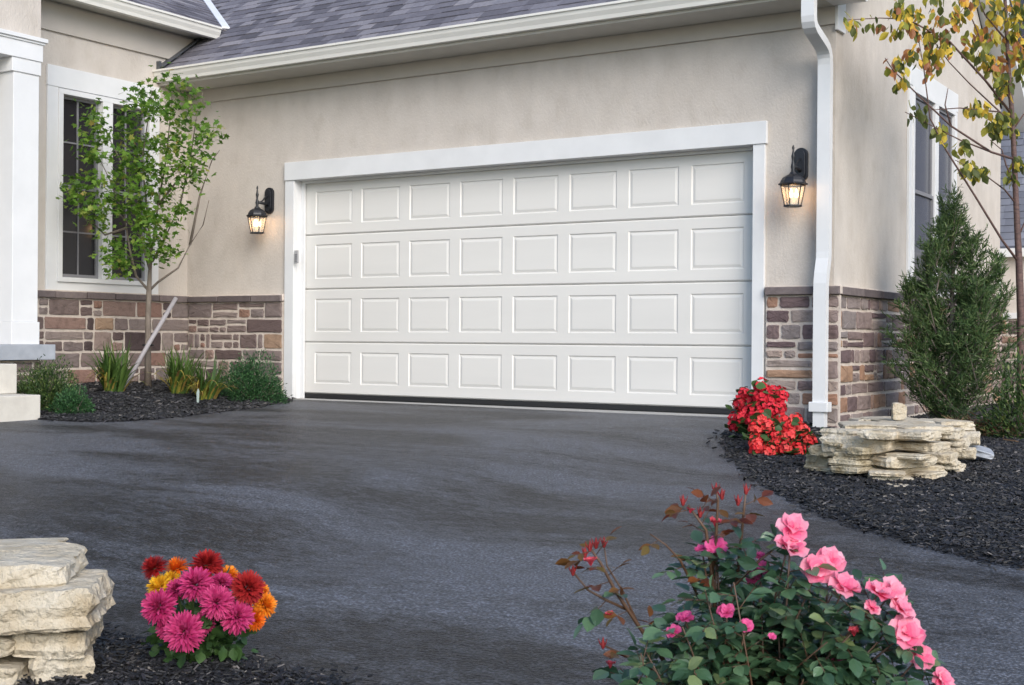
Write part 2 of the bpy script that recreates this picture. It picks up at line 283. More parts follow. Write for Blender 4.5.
def inside(poly, x, y):
    c = np.zeros(x.shape, bool); n = len(poly)
    for i in range(n):
        x1, y1 = poly[i]; x2, y2 = poly[(i+1) % n]
        with np.errstate(divide='ignore', invalid='ignore'):
            c ^= ((y1 > y) != (y2 > y)) & (x < (x2-x1)*(y-y1)/((y2-y1)+1e-12)+x1)
    return c
def smoothline(p, k=6):
    p = [np.array(q, float) for q in p]; o = []
    for i in range(len(p)-1):
        a = p[max(i-1, 0)]; b = p[i]; c = p[i+1]; d = p[min(i+2, len(p)-1)]
        for t in np.linspace(0, 1, k, endpoint=False):
            o.append(.5*((2*b)+(c-a)*t+(2*a-5*b+4*c-d)*t*t+(3*b-a-3*c+d)*t**3))
    o.append(p[-1]); return [tuple(q) for q in o]
def bed(name, line, rest, mound, box, res, nchip, label_kind, seed, chipbox):
    line = smoothline(line); poly = line+rest
    L = np.array(line)
    def sd(x, y):
        d = np.full(x.shape, 1e9)
        for i in range(len(L)-1):
            ax, ay = L[i]; bx, by = L[i+1]; dx, dy = bx-ax, by-ay
            t = np.clip(((x-ax)*dx+(y-ay)*dy)/(dx*dx+dy*dy+1e-12), 0, 1); d = np.minimum(d, np.hypot(x-ax-t*dx, y-ay-t*dy))
        return np.where(inside(poly, x, y), d, -d)
    off = RNG.random((12, 2))*6.28; fr = RNG.normal(size=(12, 2))*np.linspace(3, 26, 12)[:, None]
    def wob(x, y):
        s = 0
        for (a, b), (p, _) in zip(fr, off): s = s+np.sin(a*x+b*y+p)/(3+abs(a)*.45)
        return s*.035
    def h(x, y):
        s = sd(x, y)+.03*np.sin(x*23+y*11)*.5+.012*np.sin(x*61-y*47)
        return ground(x, y)-.03+.043*sst((s+.03)/.09)+mound*sst(s/1.3)+wob(x, y)*sst(s/.2)*(.5 if mound < .05 else 1)
    x0, x1, y0, y1 = box; v, f = grid(x0, x1, int((x1-x0)/res), y0, y1, int((y1-y0)/res), h)
    s = sd(v[:, 0], v[:, 1]); keep = (s[f] > -.06).all(1); f = f[keep]; used = np.unique(f); remap = -np.ones(len(v), int); remap[used] = np.arange(len(used))
    v = v[used]; f = remap[f]
    # loose chips, all in the same mesh
    cx0, cx1, cy0, cy1 = chipbox; n = nchip*4
    x = RNG.uniform(cx0, cx1, n); y = RNG.uniform(cy0, cy1, n); ss = sd(x, y)+.02*RNG.normal(size=n)
    P = np.stack([x, y, np.zeros(n)], 1)-CAM; dep = P@FWD; u = 512+F*(P@RT)/dep
    ok = ((ss > -.005) | ((ss > -.09) & (RNG.random(n) < .05))) & (dep > .5) & (u > -150) & (u < 1180) & (RNG.random(n) < np.clip((4.5/dep)**1.3, .12, 1)); x, y = x[ok][:nchip], y[ok][:nchip]; n = len(x)
    P = np.stack([x, y, np.zeros(n)], 1)-CAM; dep = P@FWD
    pos = np.stack([x, y, np.maximum(h(x, y), ground(x, y)+.001)+RNG.uniform(-.002, .010, n)], 1)
    a = RNG.random(n)*6.283; d = np.stack([np.cos(a), np.sin(a), RNG.normal(0, .28, n)], 1); up = np.stack([RNG.normal(0, .45, n), RNG.normal(0, .45, n), np.ones(n)], 1)
    big = np.clip(dep/6.5, .6, 1.5); sc = np.stack([RNG.uniform(.005, .014, n)*big, RNG.uniform(.015, .045, n)*big, RNG.uniform(.003, .007, n)*big], 1)
    tv = [(-.5,-.5,-.5),(.5,-.4,-.5),(.4,.5,-.5),(-.5,.45,-.5),(-.45,-.5,.5),(.5,-.45,.5),(.45,.5,.5),(-.4,.5,.5)]
    cv, cf = scatter(tv, [(4,5,6,7),(0,1,5,4),(1,2,6,5),(2,3,7,6),(3,0,4,7)], pos, frames(d, up), sc)
    r = RNG.random(n)**1.3; V = np.concatenate([v, cv]); Fc = np.concatenate([f, cf+len(v)])
    o = mesh_np(name, V, Fc, [MULCHB, CHIP], rnd=np.concatenate([np.zeros(len(f)), np.repeat(r, 5)]), mi=np.concatenate([np.zeros(len(f)), np.ones(5*n)]))
    tag(o, kind='stuff'); return h
hL = bed('mulch', [(.28,-3.40),(.70,-3.42),(1.04,-3.2),(1.06,-2.75),(.96,-2.27),(.72,-1.4),(.35,-.6),(.06,-.10),(-.03,.02)], [(-.15,.3),(-2,.3),(-2,-3.6),(.2,-3.6)], .13, (-1.6,1.2,-3.6,.0), .035, 14000, '', 1, (-1.6,1.2,-3.6,0))
hR = bed('mulch', [(5.22,.05),(5.24,-.6),(5.38,-1.25),(5.60,-1.85),(5.9,-2.40),(6.54,-3.54),(7.06,-4.34),(7.48,-4.87),(7.93,-5.31),(8.35,-5.58),(9.2,-5.95),(10.5,-6.3),(14,-6.8)], [(14,9),(5.0,9),(5.0,.3)], -.02, (5.15,12,-6.9,7.5), .045, 85000, '', 2, (5.2,11,-6.9,5.5))
hF = bed('mulch', [(3.6,-8.5),(5.4,-8.02),(6.0,-7.97),(6.435,-7.96),(6.72,-7.94),(7.03,-7.97),(7.3,-8.0),(7.8,-8.08),(8.6,-7.85),(9.4,-7.45),(11,-7.0)], [(11,-13),(3.6,-13)], .0, (5.2,9.8,-10.2,-6.9), .03, 40000, '', 3, (5.6,9.0,-9.3,-7.2))
for o in D.objects:
    if o.name.startswith('mulch'):
        pass

# ------------------------------------------------------------------ the house
H = thing('house', (2.5, 3, 0), 'beige stucco house with stone base and white two-car garage door', 'house')
def wallmesh(name, y, pieces, m, thick=.2): pass
# stucco walls (boxes butted round the openings)
DX0, DX1, DZ = 0.0, 5.0643, 2.2763
w = MB(); w.box((XW, 0, -.3), (DX0-.02, .25, 3.40)); w.box((DX0-.02, 0, DZ+.02), (DX1+.02, .25, 3.40)); w.box((DX1+.02, 0, -.3), (XC, .25, 3.40)); w.build('garage_wall', STUCCO, H)
# right side gable wall with a real window opening
SY0, SY1, SZ0, SZ1 = 2.13, 3.72, 1.05, 3.06
w = MB(); w.box((XC-.25, .25, -.3), (XC, SY0, 3.4)); w.box((XC-.25, SY1, -.3), (XC, 6.0, 3.4)); w.box((XC-.25, SY0, -.3), (XC, SY1, SZ0)); w.box((XC-.25, SY0, SZ1), (XC, SY1, 3.4))
w.prism([(XC-.25, 0, 3.4), (XC-.25, 6.0, 3.4), (XC-.25, 3.0, 5.65)], (.25, 0, 0)); w.build('side_wall', STUCCO, H)
# left wing wall facing the drive
WY0, WY1, WZ0, WZ1 = -1.76, -.54, 1.17, 3.10
w = MB(); w.box((XW-.25, -6, -.3), (XW, WY0, 3.95)); w.box((XW-.25, WY1, -.3), (XW, 1.5, 3.95)); w.box((XW-.25, WY0, -.3), (XW, WY1, WZ0)); w.box((XW-.25, WY0, WZ1), (XW, WY1, 3.95)); w.build('wing_wall', STUCCO, H)
# frieze boards
w = MB(); w.box((XW+.028, -.028, 3.20), (XC-.001, -.001, 3.342)); w.box((XW+.001, -6, 3.65), (XW+.027, 1.2, 3.93)); w.build('frieze_board', FRIEZE, H, bevel=.004)
w = MB(); w.prism([(XC+.0, -.03, 3.15), (XC+.0, .17, 3.15), (XC+.0, .17, 3.50), (XC+.0, -.03, 3.335)], (.025, 0, 0)); w.build('corner_return_board', WHITE, H, bevel=.003)
# soffits
EY = -.43
w = MB(); w.box((XW+.002, EY, 3.342), (XC, -.0, 3.36)); w.box((XW+.002, EY+.001, 3.36), (XC+.26, EY+.02, 3.47)); w.box((XW+.0, -6, 3.95), (XW+.30, .9, 3.97)); w.build('soffit', SOFFIT, H)
# K-style gutters
def gutter(p0, p1, outd, top, ht=.125, dep=.11):
    q = MB(); p0 = np.array(p0, float); p1 = np.array(p1, float); o = np.array(outd, float)
    prof = [(0, 0), (.55, 0), (.62, .25), (.80, .55), (.86, .80), (1, .84), (1, 1), (.93, 1), (.93, .90), (.06, .90), (0, 1)]
    q.prism([p0+o*dep*a+np.array((0, 0, top-ht+ht*b)) for a, b in prof], p1-p0); return q
g1 = gutter((XW+.003, -.42, 0), (6.05, -.432, 0), (0, -1, 0), 3.495); g1.build('gutter', GUTM, H)
g2 = gutter((XW+.26, -6, 0), (XW+.26, .14, 0), (1, 0, 0), 4.045); g2.build('gutter', GUTM, H)
# roofs with real shingle tabs
def shingles(q, O, U, S, wlen, slen, clip=None, exp_=.135):
    O, U, S = map(lambda a: np.array(a, float), (O, U, S)); S = S/np.linalg.norm(S); N_ = np.cross(U, S); N_ = N_/np.linalg.norm(N_)
    if N_[2] < 0: N_ = -N_
    rows = int(slen/exp_)
    for r in range(rows):
        x = -random.random()*.2
        while x < wlen:
            wd = random.choice((.12, .17, .2, .25, .3)); x1 = min(x+wd, wlen); xa = max(x, 0)
            x += wd
            if x1-xa < .02: continue
            t = random.choice((.007, .013)); a = O+U*xa+S*(r*exp_); b = O+U*x1+S*(r*exp_); up = S*(exp_+.03)
            if clip and clip((a+b)/2): continue
            v = [a+N_*t, b+N_*t, b+up+N_*.001, a+up+N_*.001, a-N_*.01, b-N_*.01]
            q.add(v, [(0, 1, 2, 3), (4, 5, 1, 0), (4, 0, 3), (5, 2, 1)], 0, random.random()*.75+.12*(r % 3 == 0)+random.random()*.1)
gs, ws = .75, .55
zg = lambda y: 3.50+gs*(y+.45); zw = lambda x: 4.05-ws*(x-(XW+.3))
rf = MB(); rf.prism([(-4, -.45, 3.47), (XC+.29, -.45, 3.47), (XC+.29, 3.0, 3.47+gs*3.45), (-4, 3.0, 3.47+gs*3.45)], (0, 0, .02), rnd=.3)
rf.prism([(-4, 3.0, 3.47+gs*3.45), (XC+.29, 3.0, 3.47+gs*3.45), (XC+.29, 6.4, 3.5), (-4, 6.4, 3.5)], (0, 0, .02), rnd=.3)
shingles(rf, (-3.9, -.46, 3.497), (1, 0, 0), (0, 1, gs), XC+.29+3.9, 4.3, clip=lambda p: p[0] < XW and p[1] < .2 or (p[2] < zw(p[0])-.06 and p[0] < XW+.25 and p[1] > .35))
rf.build('roof', SHING, H)
rf = MB(); rf.prism([(XW+.3, -6, 4.02), (XW+.3, .283, 4.02), (XW-5, .283+5.3*ws/gs, 4.02+5.3*ws), (XW-5, -6, 4.02+5.3*ws)], (0, 0, .02), rnd=.3)
shingles(rf, (XW+.31, -6, 4.045), (0, 1, 0), (-1, 0, ws), 9, 4.0, clip=lambda p: p[2] < zg(p[1])-.02)
rf.build('roof', SHING, H)
va = np.array((XW+.30, .283-.02, 4.068)); vb = va+np.array((-3, 3*ws/gs, 3*ws))
w = MB(); side = np.array((.026, .034, .0)); w.prism([va-side, va+side, vb+side, vb-side], (0, 0, .018)); w.build('valley_flashing', FLASH, H)
w = MB(); w.prism([(XW+.002, -.46, 3.53), (XW+.10, -.46, 3.53), (XW+.10, .25, 3.53+.71*gs), (XW+.002, .25, 3.53+.71*gs)], (0, 0, .015)); w.box((XW+.002, -.47, 3.50), (XW+.05, -.44, 3.60)); w.build('step_flashing', DKFLASH, H)
# rake boards on the gable side
w = MB(); w.prism([(XC+.001, -.43, 3.335), (XC+.001, -.06, 3.335), (XC+.001, 3.0, 3.335+gs*3.06), (XC+.001, 3.0, 3.485+gs*3.45), (XC+.001, -.43, 3.49)], (.27, 0, 0))
w.prism([(XC+.001, 3.002, 3.335+gs*3.06), (XC+.001, 6.4, 3.2), (XC+.001, 6.4, 3.49), (XC+.001, 3.002, 3.485+gs*3.45)], (.27, 0, 0)); w.build('rake_board', WHITE, H)

# stone veneer --------------------------------------------------------------
def veneer(name, O, U, N_, wlen, z0, z1, m, small=1., rows=(.10, .21), ov=.035, skew=True):
    q = MB(); O = np.array(O, float); U = np.array(U, float); N_ = np.array(N_, float); Z = np.array((0, 0, 1.))
    q.prism([O+Z*z0, O+U*wlen+Z*z0, O+U*wlen+Z*z1, O+Z*z1], N_*ov, 1)
    def stone(x0, x1, za, zb):
        j = .0125; x0 += j; x1 -= j; za += j; zb -= j
        if x1-x0 < .025 or zb-za < .02: return
        n = 3; pts = []
        cs = [(x0, za), (x1, za), (x1, zb), (x0, zb)]
        for k in range(4):
            a = np.array(cs[k]); b = np.array(cs[(k+1) % 4]); L = np.linalg.norm(b-a)
            cr = min(.010, L*.12)
            for t in (cr/L, .35, .68, 1-cr/L): pts.append(a+(b-a)*t+np.array((random.uniform(-1, 1), random.uniform(-1, 1)))*min(.0045, .08*L))
        c = np.mean(pts, 0); d = random.uniform(.006, .017); r = random.random()
        base = [O+U*p[0]+Z*p[1]+N_*(ov-.004) for p in pts]; mid = [O+U*p[0]+Z*p[1]+N_*(ov+d*.65) for p in pts]
        top = []
        for p in pts:
            pp = p+(c-p)*min(.30, .012/np.linalg.norm(c-p)*1.4); top.append(O+U*pp[0]+Z*pp[1]+N_*(ov+d+random.uniform(-.004, .004)))
        n = len(pts); vs = base+mid+top+[O+U*c[0]+Z*c[1]+N_*(ov+d+random.uniform(-.002, .006))]
        fs = [(i, (i+1) % n, n+(i+1) % n, n+i) for i in range(n)]+[(n+i, n+(i+1) % n, 2*n+(i+1) % n, 2*n+i) for i in range(n)]+[(2*n+i, 2*n+(i+1) % n, 3*n) for i in range(n)]
        q.add(vs, fs, 0, r)
    z = z1
    while z > z0+.02:
        h = random.uniform(*rows); h = min(h, z-z0) if z-z0-h > .06 else z-z0
        x = 0
        while x < wlen-.01:
            wd = random.choice((.09, .14, .2, .26, .33, .4))*small*random.uniform(.85, 1.15)
            if wlen-x-wd < .07: wd = wlen-x
            if h > .15 and random.random() < .45:
                s = random.uniform(.35, .65)*h
                if wd > .22 and random.random() < .5:
                    k = random.uniform(.35, .65)*wd; stone(x, x+k, z-h, z-s); stone(x+k, x+wd, z-h, z-s); stone(x, x+wd, z-s, z)
                else: stone(x, x+wd, z-h, z-s); stone(x, x+wd, z-s, z)
            else: stone(x, x+wd, z-h, z)
            x += wd
        z -= h
    return q.build(name, [m, MORTAR], H)
def caps(O, U, N_, wlen, z0, z1, out=.075):
    q = MB(); O = np.array(O, float); U = np.array(U, float); N_ = np.array(N_, float); Z = np.array((0, 0, 1.)); x = 0
    q.prism([O+Z*(z0+.006), O+U*wlen+Z*(z0+.006), O+U*wlen+Z*(z1+.012), O+Z*(z1+.012)], N_*(out-.022), 1)
    while x < wlen-.01:
        wd = random.uniform(.32, .62); wd = wlen-x if wlen-x-wd < .2 else wd
        a, b = x+.006, x+wd-.006; o2 = out+random.uniform(-.004, .006); za, zb = z0+random.uniform(0, .005), z1+random.uniform(-.004, .003)
        q.prism([O+U*a+Z*za+N_*(out-.03), O+U*b+Z*za+N_*(out-.03), O+U*b+Z*zb+N_*(out-.03), O+U*a+Z*zb+N_*(out-.03)], N_*(o2-out+.03), 0, random.random()); x += wd
    return q.build('stone_cap', [CAPM, MORTAR], H, bevel=.006)
random.seed(11)
veneer('stone_base', (XW+.06, 0, 0), (1, 0, 0), (0, -1, 0), -.135-XW-.06, -.05, 1.015, VEN, 1.0, rows=(.12, .24))
veneer('stone_base', (5.19, 0, 0), (1, 0, 0), (0, -1, 0), XC+.060-5.19, -.2, 1.015, VENR, 1.35, rows=(.09, .17), ov=.03)
veneer('stone_base', (XC, -.026, 0), (0, 1, 0), (1, 0, 0), 6.02, -.25, 1.015, VENR, 1.0, rows=(.10, .18), ov=.03)
veneer('stone_base', (XW, -3.2, 0), (0, 1, 0), (1, 0, 0), 3.2, -.05, 1.015, VEN, 1.25, rows=(.13, .24), ov=.035)
CZ0, CZ1 = 1.015, 1.082
caps((XW+.08, 0, 0), (1, 0, 0), (0, -1, 0), -.128-XW-.08, CZ0, CZ1); caps((5.188, 0, 0), (1, 0, 0), (0, -1, 0), XC+.075-5.188, CZ0, CZ1); caps((XC, -.02, 0), (0, 1, 0), (1, 0, 0), 6.0, CZ0, CZ1); caps((XW, -3.2, 0), (0, 1, 0), (1, 0, 0), 3.2-.0, CZ0, CZ1)

# garage door surround ------------------------------------------------------
boxo('door_casing', (-.1219, -.030, -.05), (0, .02, DZ), WHITE, H); boxo('door_casing', (DX1, -.030, -.12), (DX1+.105, .02, DZ), WHITE, H)
boxo('door_header', (-.1219, -.042, DZ), (DX1+.1219, -.001, 2.4645), WHITE, H)
t = MB(); t.box((-.02, .021, -.05), (.0, .21, DZ)); t.box((DX1, .021, -.05), (DX1+.02, .21, DZ)); t.box((0, .0, DZ), (DX1, .21, DZ+.02))
t.box((0, .085, -.02), (.045, .112, DZ)); t.box((DX1-.045, .085, -.02), (DX1, .112, DZ)); t.box((.045, .085, DZ-.028), (DX1-.045, .112, DZ)); t.build('door_jamb', WHITE, H, bevel=.002)
# the sectional door
gd = MB(); y0 = .122
J = [.058, .5932, 1.1452, 1.7094, 2.262]
door_objs = []
for s in range(4):
    q = MB(); za, zb = J[s]+.0025, J[s+1]-.0025; xa, xb = .012, DX1-.012
    # face grid with raised panels
    xs = [xa]; 
    for k in range(8):
        p = .1677+.61*k; xs += [p, p+.49]
    xs.append(xb); z1_, z2_ = za+.105, zb-.098
    if s == 3: z2_ = zb-.10
    def Q(a, b, c, d, ya=y0, yb=y0): q.quad([(a, ya, c), (b, ya, c), (b, yb, d), (a, yb, d)])
    Q(xa, xb, za+.012, z1_); Q(xa, xb, z2_, zb-.012)
    Q(xa, xb, zb-.012, zb, y0, y0+.012); Q(xa, xb, za, za+.012, y0+.012, y0)
    for k in range(9): Q(xs[2*k], xs[2*k+1], z1_, z2_)
    for k in range(8):
        a, b = xs[2*k+1], xs[2*k+2]
        rings = [(0, 0), (.008, .0085), (.016, .0085), (.038, .002), (.042, .002)]
        P = []
        for ins, dy in rings: P.append([(a+ins, y0+dy, z1_+ins), (b-ins, y0+dy, z1_+ins), (b-ins, y0+dy, z2_-ins), (a+ins, y0+dy, z2_-ins)])
        for r in range(len(P)-1):
            for e in range(4): q.quad([P[r][e], P[r][(e+1) % 4], P[r+1][(e+1) % 4], P[r+1][e]])
        q.quad(P[-1])
    q.quad([(xa, y0+.012, za), (xb, y0+.012, za), (xb, y0+.05, za), (xa, y0+.05, za)]); q.quad([(xa, y0+.012, zb), (xb, y0+.012, zb), (xb, y0+.05, zb), (xa, y0+.05, zb)])
    door_objs.append(q)
GDm = MB(); GDm.box((.006, y0+.035, .05), (DX1-.006, y0+.055, 2.27))
GD = GDm.build('garage_door', DOORM, H); WL[GD] = WL[H]
for q in door_objs:
    q.build('door_section', DOORM, GD)
boxo('bottom_seal', (.006, y0-.002, .012), (DX1-.006, y0+.045, .0575), RUBBER, GD)
boxo('threshold', (.0, -.025, -.06), (DX1, .26, .006), CONC, H, bevel=.004)
boxo('garage_interior', (-.3, .3, -.1), (DX1+.3, .35, 2.6), RUBBER, H)
kp = boxo('keypad', (.028, -.048, 1.41), (.078, -.0305, 1.545), flat('keypad_grey', (.36, .36, .37), rough=.5), H)
q = MB()
for r in range(4):
    for c in range(3): q.box((.036+c*.013, -.0515, 1.425+r*.022), (.045+c*.013, -.048, 1.440+r*.022))
q.build('key', flat('key_grey', (.20, .20, .21), rough=.5), kp)

# windows ---------------------------------------------------------------------
def window(O, U, N_, parent, w0, w1, z0, z1, units, glass, cols, rows, casing_l, casing_r, hdr0, hdr1, bot, muntin, no=0.):
    """casing, frame, sashes; coordinates along U from O; N_ outward"""
    O, U, N_ = map(lambda a: np.array(a, float), (O, U, N_)); Z = np.array((0, 0, 1.))
    def B(q, a, b, c, d, n0, n1, mi=0): q.prism([O+U*a+Z*c+N_*n0, O+U*b+Z*c+N_*n0, O+U*b+Z*d+N_*n0, O+U*a+Z*d+N_*n0], N_*(n1-n0), mi)
    W = MB(); B(W, casing_l, w0, bot, hdr0, .001, .028); B(W, w1, casing_r, bot, hdr0, .001, .028); B(W, w0, w1, bot, z0, .001, .026)
    B(W, casing_l-.005, casing_r+.005, hdr0, hdr1, .001, .034)
    wo = W.build('window', WHITE, parent, bevel=.003); WL[wo] = WL[parent]
    fr = MB(); fw = .052
    B(fr, w0, w1, z1-fw, z1, -.07, .042); B(fr, w0-.004, w1+.004, z0, z0+fw*.9, -.07, .05)
    B(fr, w0, units[0][0], z0+fw*.9, z1-fw, -.07, .042); B(fr, units[-1][1], w1, z0+fw*.9, z1-fw, -.07, .042)
    for i in range(len(units)-1): B(fr, units[i][1], units[i+1][0], z0+fw*.9, z1-fw, -.07, .042)
    fr.build('frame', WHITE, wo, bevel=.003)
    for a, b in units:
        c, d = z0+fw*.9, z1-fw; sa = MB(); s = .030; mid = (c+d)/2
        for n0, (p, r) in ((-.035+no, (mid-.012, d)), (-.018+no, (c, mid+.012))):
            B(sa, a, a+s, p, r, n0-.03, n0); B(sa, b-s, b, p, r, n0-.03, n0); B(sa, a+s, b-s, p, p+s+.006, n0-.03, n0); B(sa, a+s, b-s, r-s, r, n0-.03, n0)
            if muntin:
                x = (a+b)/2; B(sa, x-.008, x+.008, p+s, r-s, n0-.026, n0-.012)
                zz = (p+r)/2; B(sa, a+s, x-.008, zz-.008, zz+.008, n0-.026, n0-.012); B(sa, x+.008, b-s, zz-.008, zz+.008, n0-.026, n0-.012)
        sa.build('sash', SASH if muntin else SASH, wo)
        for n0, (p, r) in ((-.062+no+.012*(no > 0), (mid, d)), (-.040+no, (c, mid))):
            g = MB(); g.quad([O+U*(a+s)+Z*(p+s*.5)+N_*n0, O+U*(b-s)+Z*(p+s*.5)+N_*n0, O+U*(b-s)+Z*(r-s*.5)+N_*n0, O+U*(a+s)+Z*(r-s*.5)+N_*n0]); g.build('pane', glass, wo)
    bk = MB(); B(bk, w0-.02, w1+.02, z0-.02, z1+.02, -.25, -.24); bk.build('back_panel', RUBBER, wo)
    return wo
window((XW, 0, 0), (0, 1, 0), (1, 0, 0), H, WY0, WY1, 1.178, 3.10, [(-1.705, -1.212), (-1.085, -.592)], GLASSD, 2, 4, -1.887, -.44, 3.108, 3.315, 1.088, True)
window((XC, 0, 0), (0, 1, 0), (1, 0, 0), H, SY0, SY1, 1.10, 3.057, [(2.18, 2.90), (3.03, 3.67)], GLASSS, 1, 2, 2.033, 3.82, 3.057, 3.245, 1.085, False, .046)

# downspout ---------------------------------------------------------------------
def rectpipe(q, pts, w, d):
    """rectangular tube along pts (in a y-z plane), width along x"""
    b = len(q.v); n = len(pts)
    for i, p in enumerate(pts):
        p = np.array(p, float); a = np.array(pts[max(i-1, 0)]); c = np.array(pts[min(i+1, n-1)]); t = c-a; t = t/np.linalg.norm(t); s = np.cross(t, (1., 0, 0)); s /= np.linalg.norm(s)
        for sx, sd in ((-1, -1), (-.8, -1.12), (-.3, -1.0), (.3, -1.0), (.8, -1.12), (1, -1), (1, 1), (-1, 1)): q.v.append(tuple(p+np.array((sx*w/2, 0, 0))+s*sd*d/2))
    m_ = 8
    for i in range(n-1):
        for k in range(m_): q.f.append((b+i*m_+k, b+i*m_+(k+1) % m_, b+(i+1)*m_+(k+1) % m_, b+(i+1)*m_+k)); q.m.append(0); q.r.append(.5)
    q.f.append(tuple(range(b, b+m_))); q.f.append(tuple(range(b+(n-1)*m_, b+n*m_))); q.m += [0, 0]; q.r += [.5, .5]
dx = 5.70
q = MB(); rectpipe(q, [(dx, -.475, 3.40), (dx, -.475, 3.17), (dx, -.468, 3.135), (dx, -.45, 3.105), (dx, -.41, 3.08), (dx, -.30, 3.045), (dx, -.19, 3.01), (dx, -.14, 2.985), (dx, -.11, 2.955), (dx, -.092, 2.915), (dx, -.085, 2.86), (dx, -.085, 2.0), (dx, -.085, 1.36), (dx, -.09, 1.30), (dx, -.13, 1.18), (dx, -.145, 1.10), (dx, -.148, 1.0), (dx, -.148, .14)], .104, .07)
DS = q.build('downspout', DSM, H); WL[DS] = WL[H]
q = MB(); q.box((dx-.078, -.205, .075), (dx+.078, -.095, .155)); q.build('collar', DSM, DS, bevel=.006)
q = MB(); rectpipe(q, [(dx, -.148, .08), (dx, -.148, .0), (dx, -.148, -.12)], .095, .075); q.build('outlet_pipe', DSM, DS)

# porch at the far left ------------------------------------------------------------
XP = -.35
PORCH = MB(); PORCH.box((XW, -7, 0), (XP-.06, -2.85, .42)); po = PORCH.build('porch', MORTAR, H); WL[po] = WL[H]
qn = veneer('stone_base', (XP-.06, -5.5, 0), (0, 1, 0), (1, 0, 0), 2.66, .0, .42, VEN, .9, ov=.02)
boxo('porch_slab', (XW, -7, .428), (XP+.05, -2.765, .562), SLABM, po, bevel=.006)
boxo('step', (XW, -7, -.1), (.30, -3.385, .158), STEPM, po, bevel=.008); boxo('step', (XW, -7, .16), (0.0, -3.385, .405), STEPM, po, bevel=.008)
q = MB(); q.box((XP-.27, -3.19, .562), (XP+.012, -2.905, .757)); q.box((XP-.262, -3.178, .757), (XP, -2.917, 2.893)); q.box((XP-.268, -3.20, 2.893), (XP+.012, -2.905, 3.013)); q.build('column', WHITE, po, bevel=.004)
q = MB(); q.box((XP-.262, -7, 3.0135), (XP+.022, -2.895, 3.16)); q.box((XP-.262, -7, 3.16), (XP+.034, -2.880, 3.18)); q.box((XP-.262, -7, 3.18), (XP+.050, -2.862, 3.215)); q.build('porch_beam', WHITE, po, bevel=.003)
boxo('porch_gable', (XP-.262, -7, 3.215), (XP-.005, -2.90, 5.2), STUCCO, po, bevel=0)
boxo('porch_ceiling', (XW+.03, -7, 3.10), (XP-.265, -2.9, 3.12), SOFFIT, po, bevel=0)
q = MB(); q.box((XW+.03, -2.96, 3.12), (XP-.265, -2.9, 5.2)); q.build('porch_end_wall', STUCCO, po)

# rear wing seen past the side wall --------------------------------------------
RW = H
q = MB(); q.box((XC, 6.05, -.3), (11.5, 6.3, 1.66)); q.build('rear_wall', STUCCO, RW)
q = MB(); q.box((XC+.001, 6.0, .93), (11.5, 6.049, 1.0)); q.box((XC+.001, 5.93, 1.66), (11.5, 6.06, 1.76)); q.build('rear_trim', WHITE, RW)
veneer('stone_base', (XC, 6.05, 0), (1, 0, 0), (0, -1, 0), 4, -.2, .92, VENR, .9, ov=.02)
q = MB(); q.prism([(XC-.2, 6.06, 1.76), (11.5, 6.06, 1.76), (11.5, 7.2, 3.75), (XC-2, 7.2, 3.75)], (0, 0, .02), rnd=.4); shingles(q, (XC-1.2, 6.05, 1.79), (1, 0, 0), (0, 1.14, 1.99), 3.5, 2.1, exp_=.10); q.build('rear_roof', mat('slate_blue_shingle', [(0, (.10, .11, .145)), (1, (.22, .235, .29))], src='rnd', rough=.8), RW)
q = MB(); q.box((XC-3, 7.2, 3.3), (11.5, 7.4, 6)); q.build('rear_upper_wall', flat('white_siding', (.6, .6, .6), rough=.6), RW)
q = MB(); q.box((5.70, 7.15, 3.75), (6.9, 7.17, 5.0)); q.build('rear_window', GLASSS, RW); q = MB(); q.box((5.58, 7.12, 3.6), (5.70, 7.199, 5.1)); q.box((5.70, 7.12, 3.6), (6.9, 7.199, 3.75)); q.build('rear_trim', WHITE, RW)

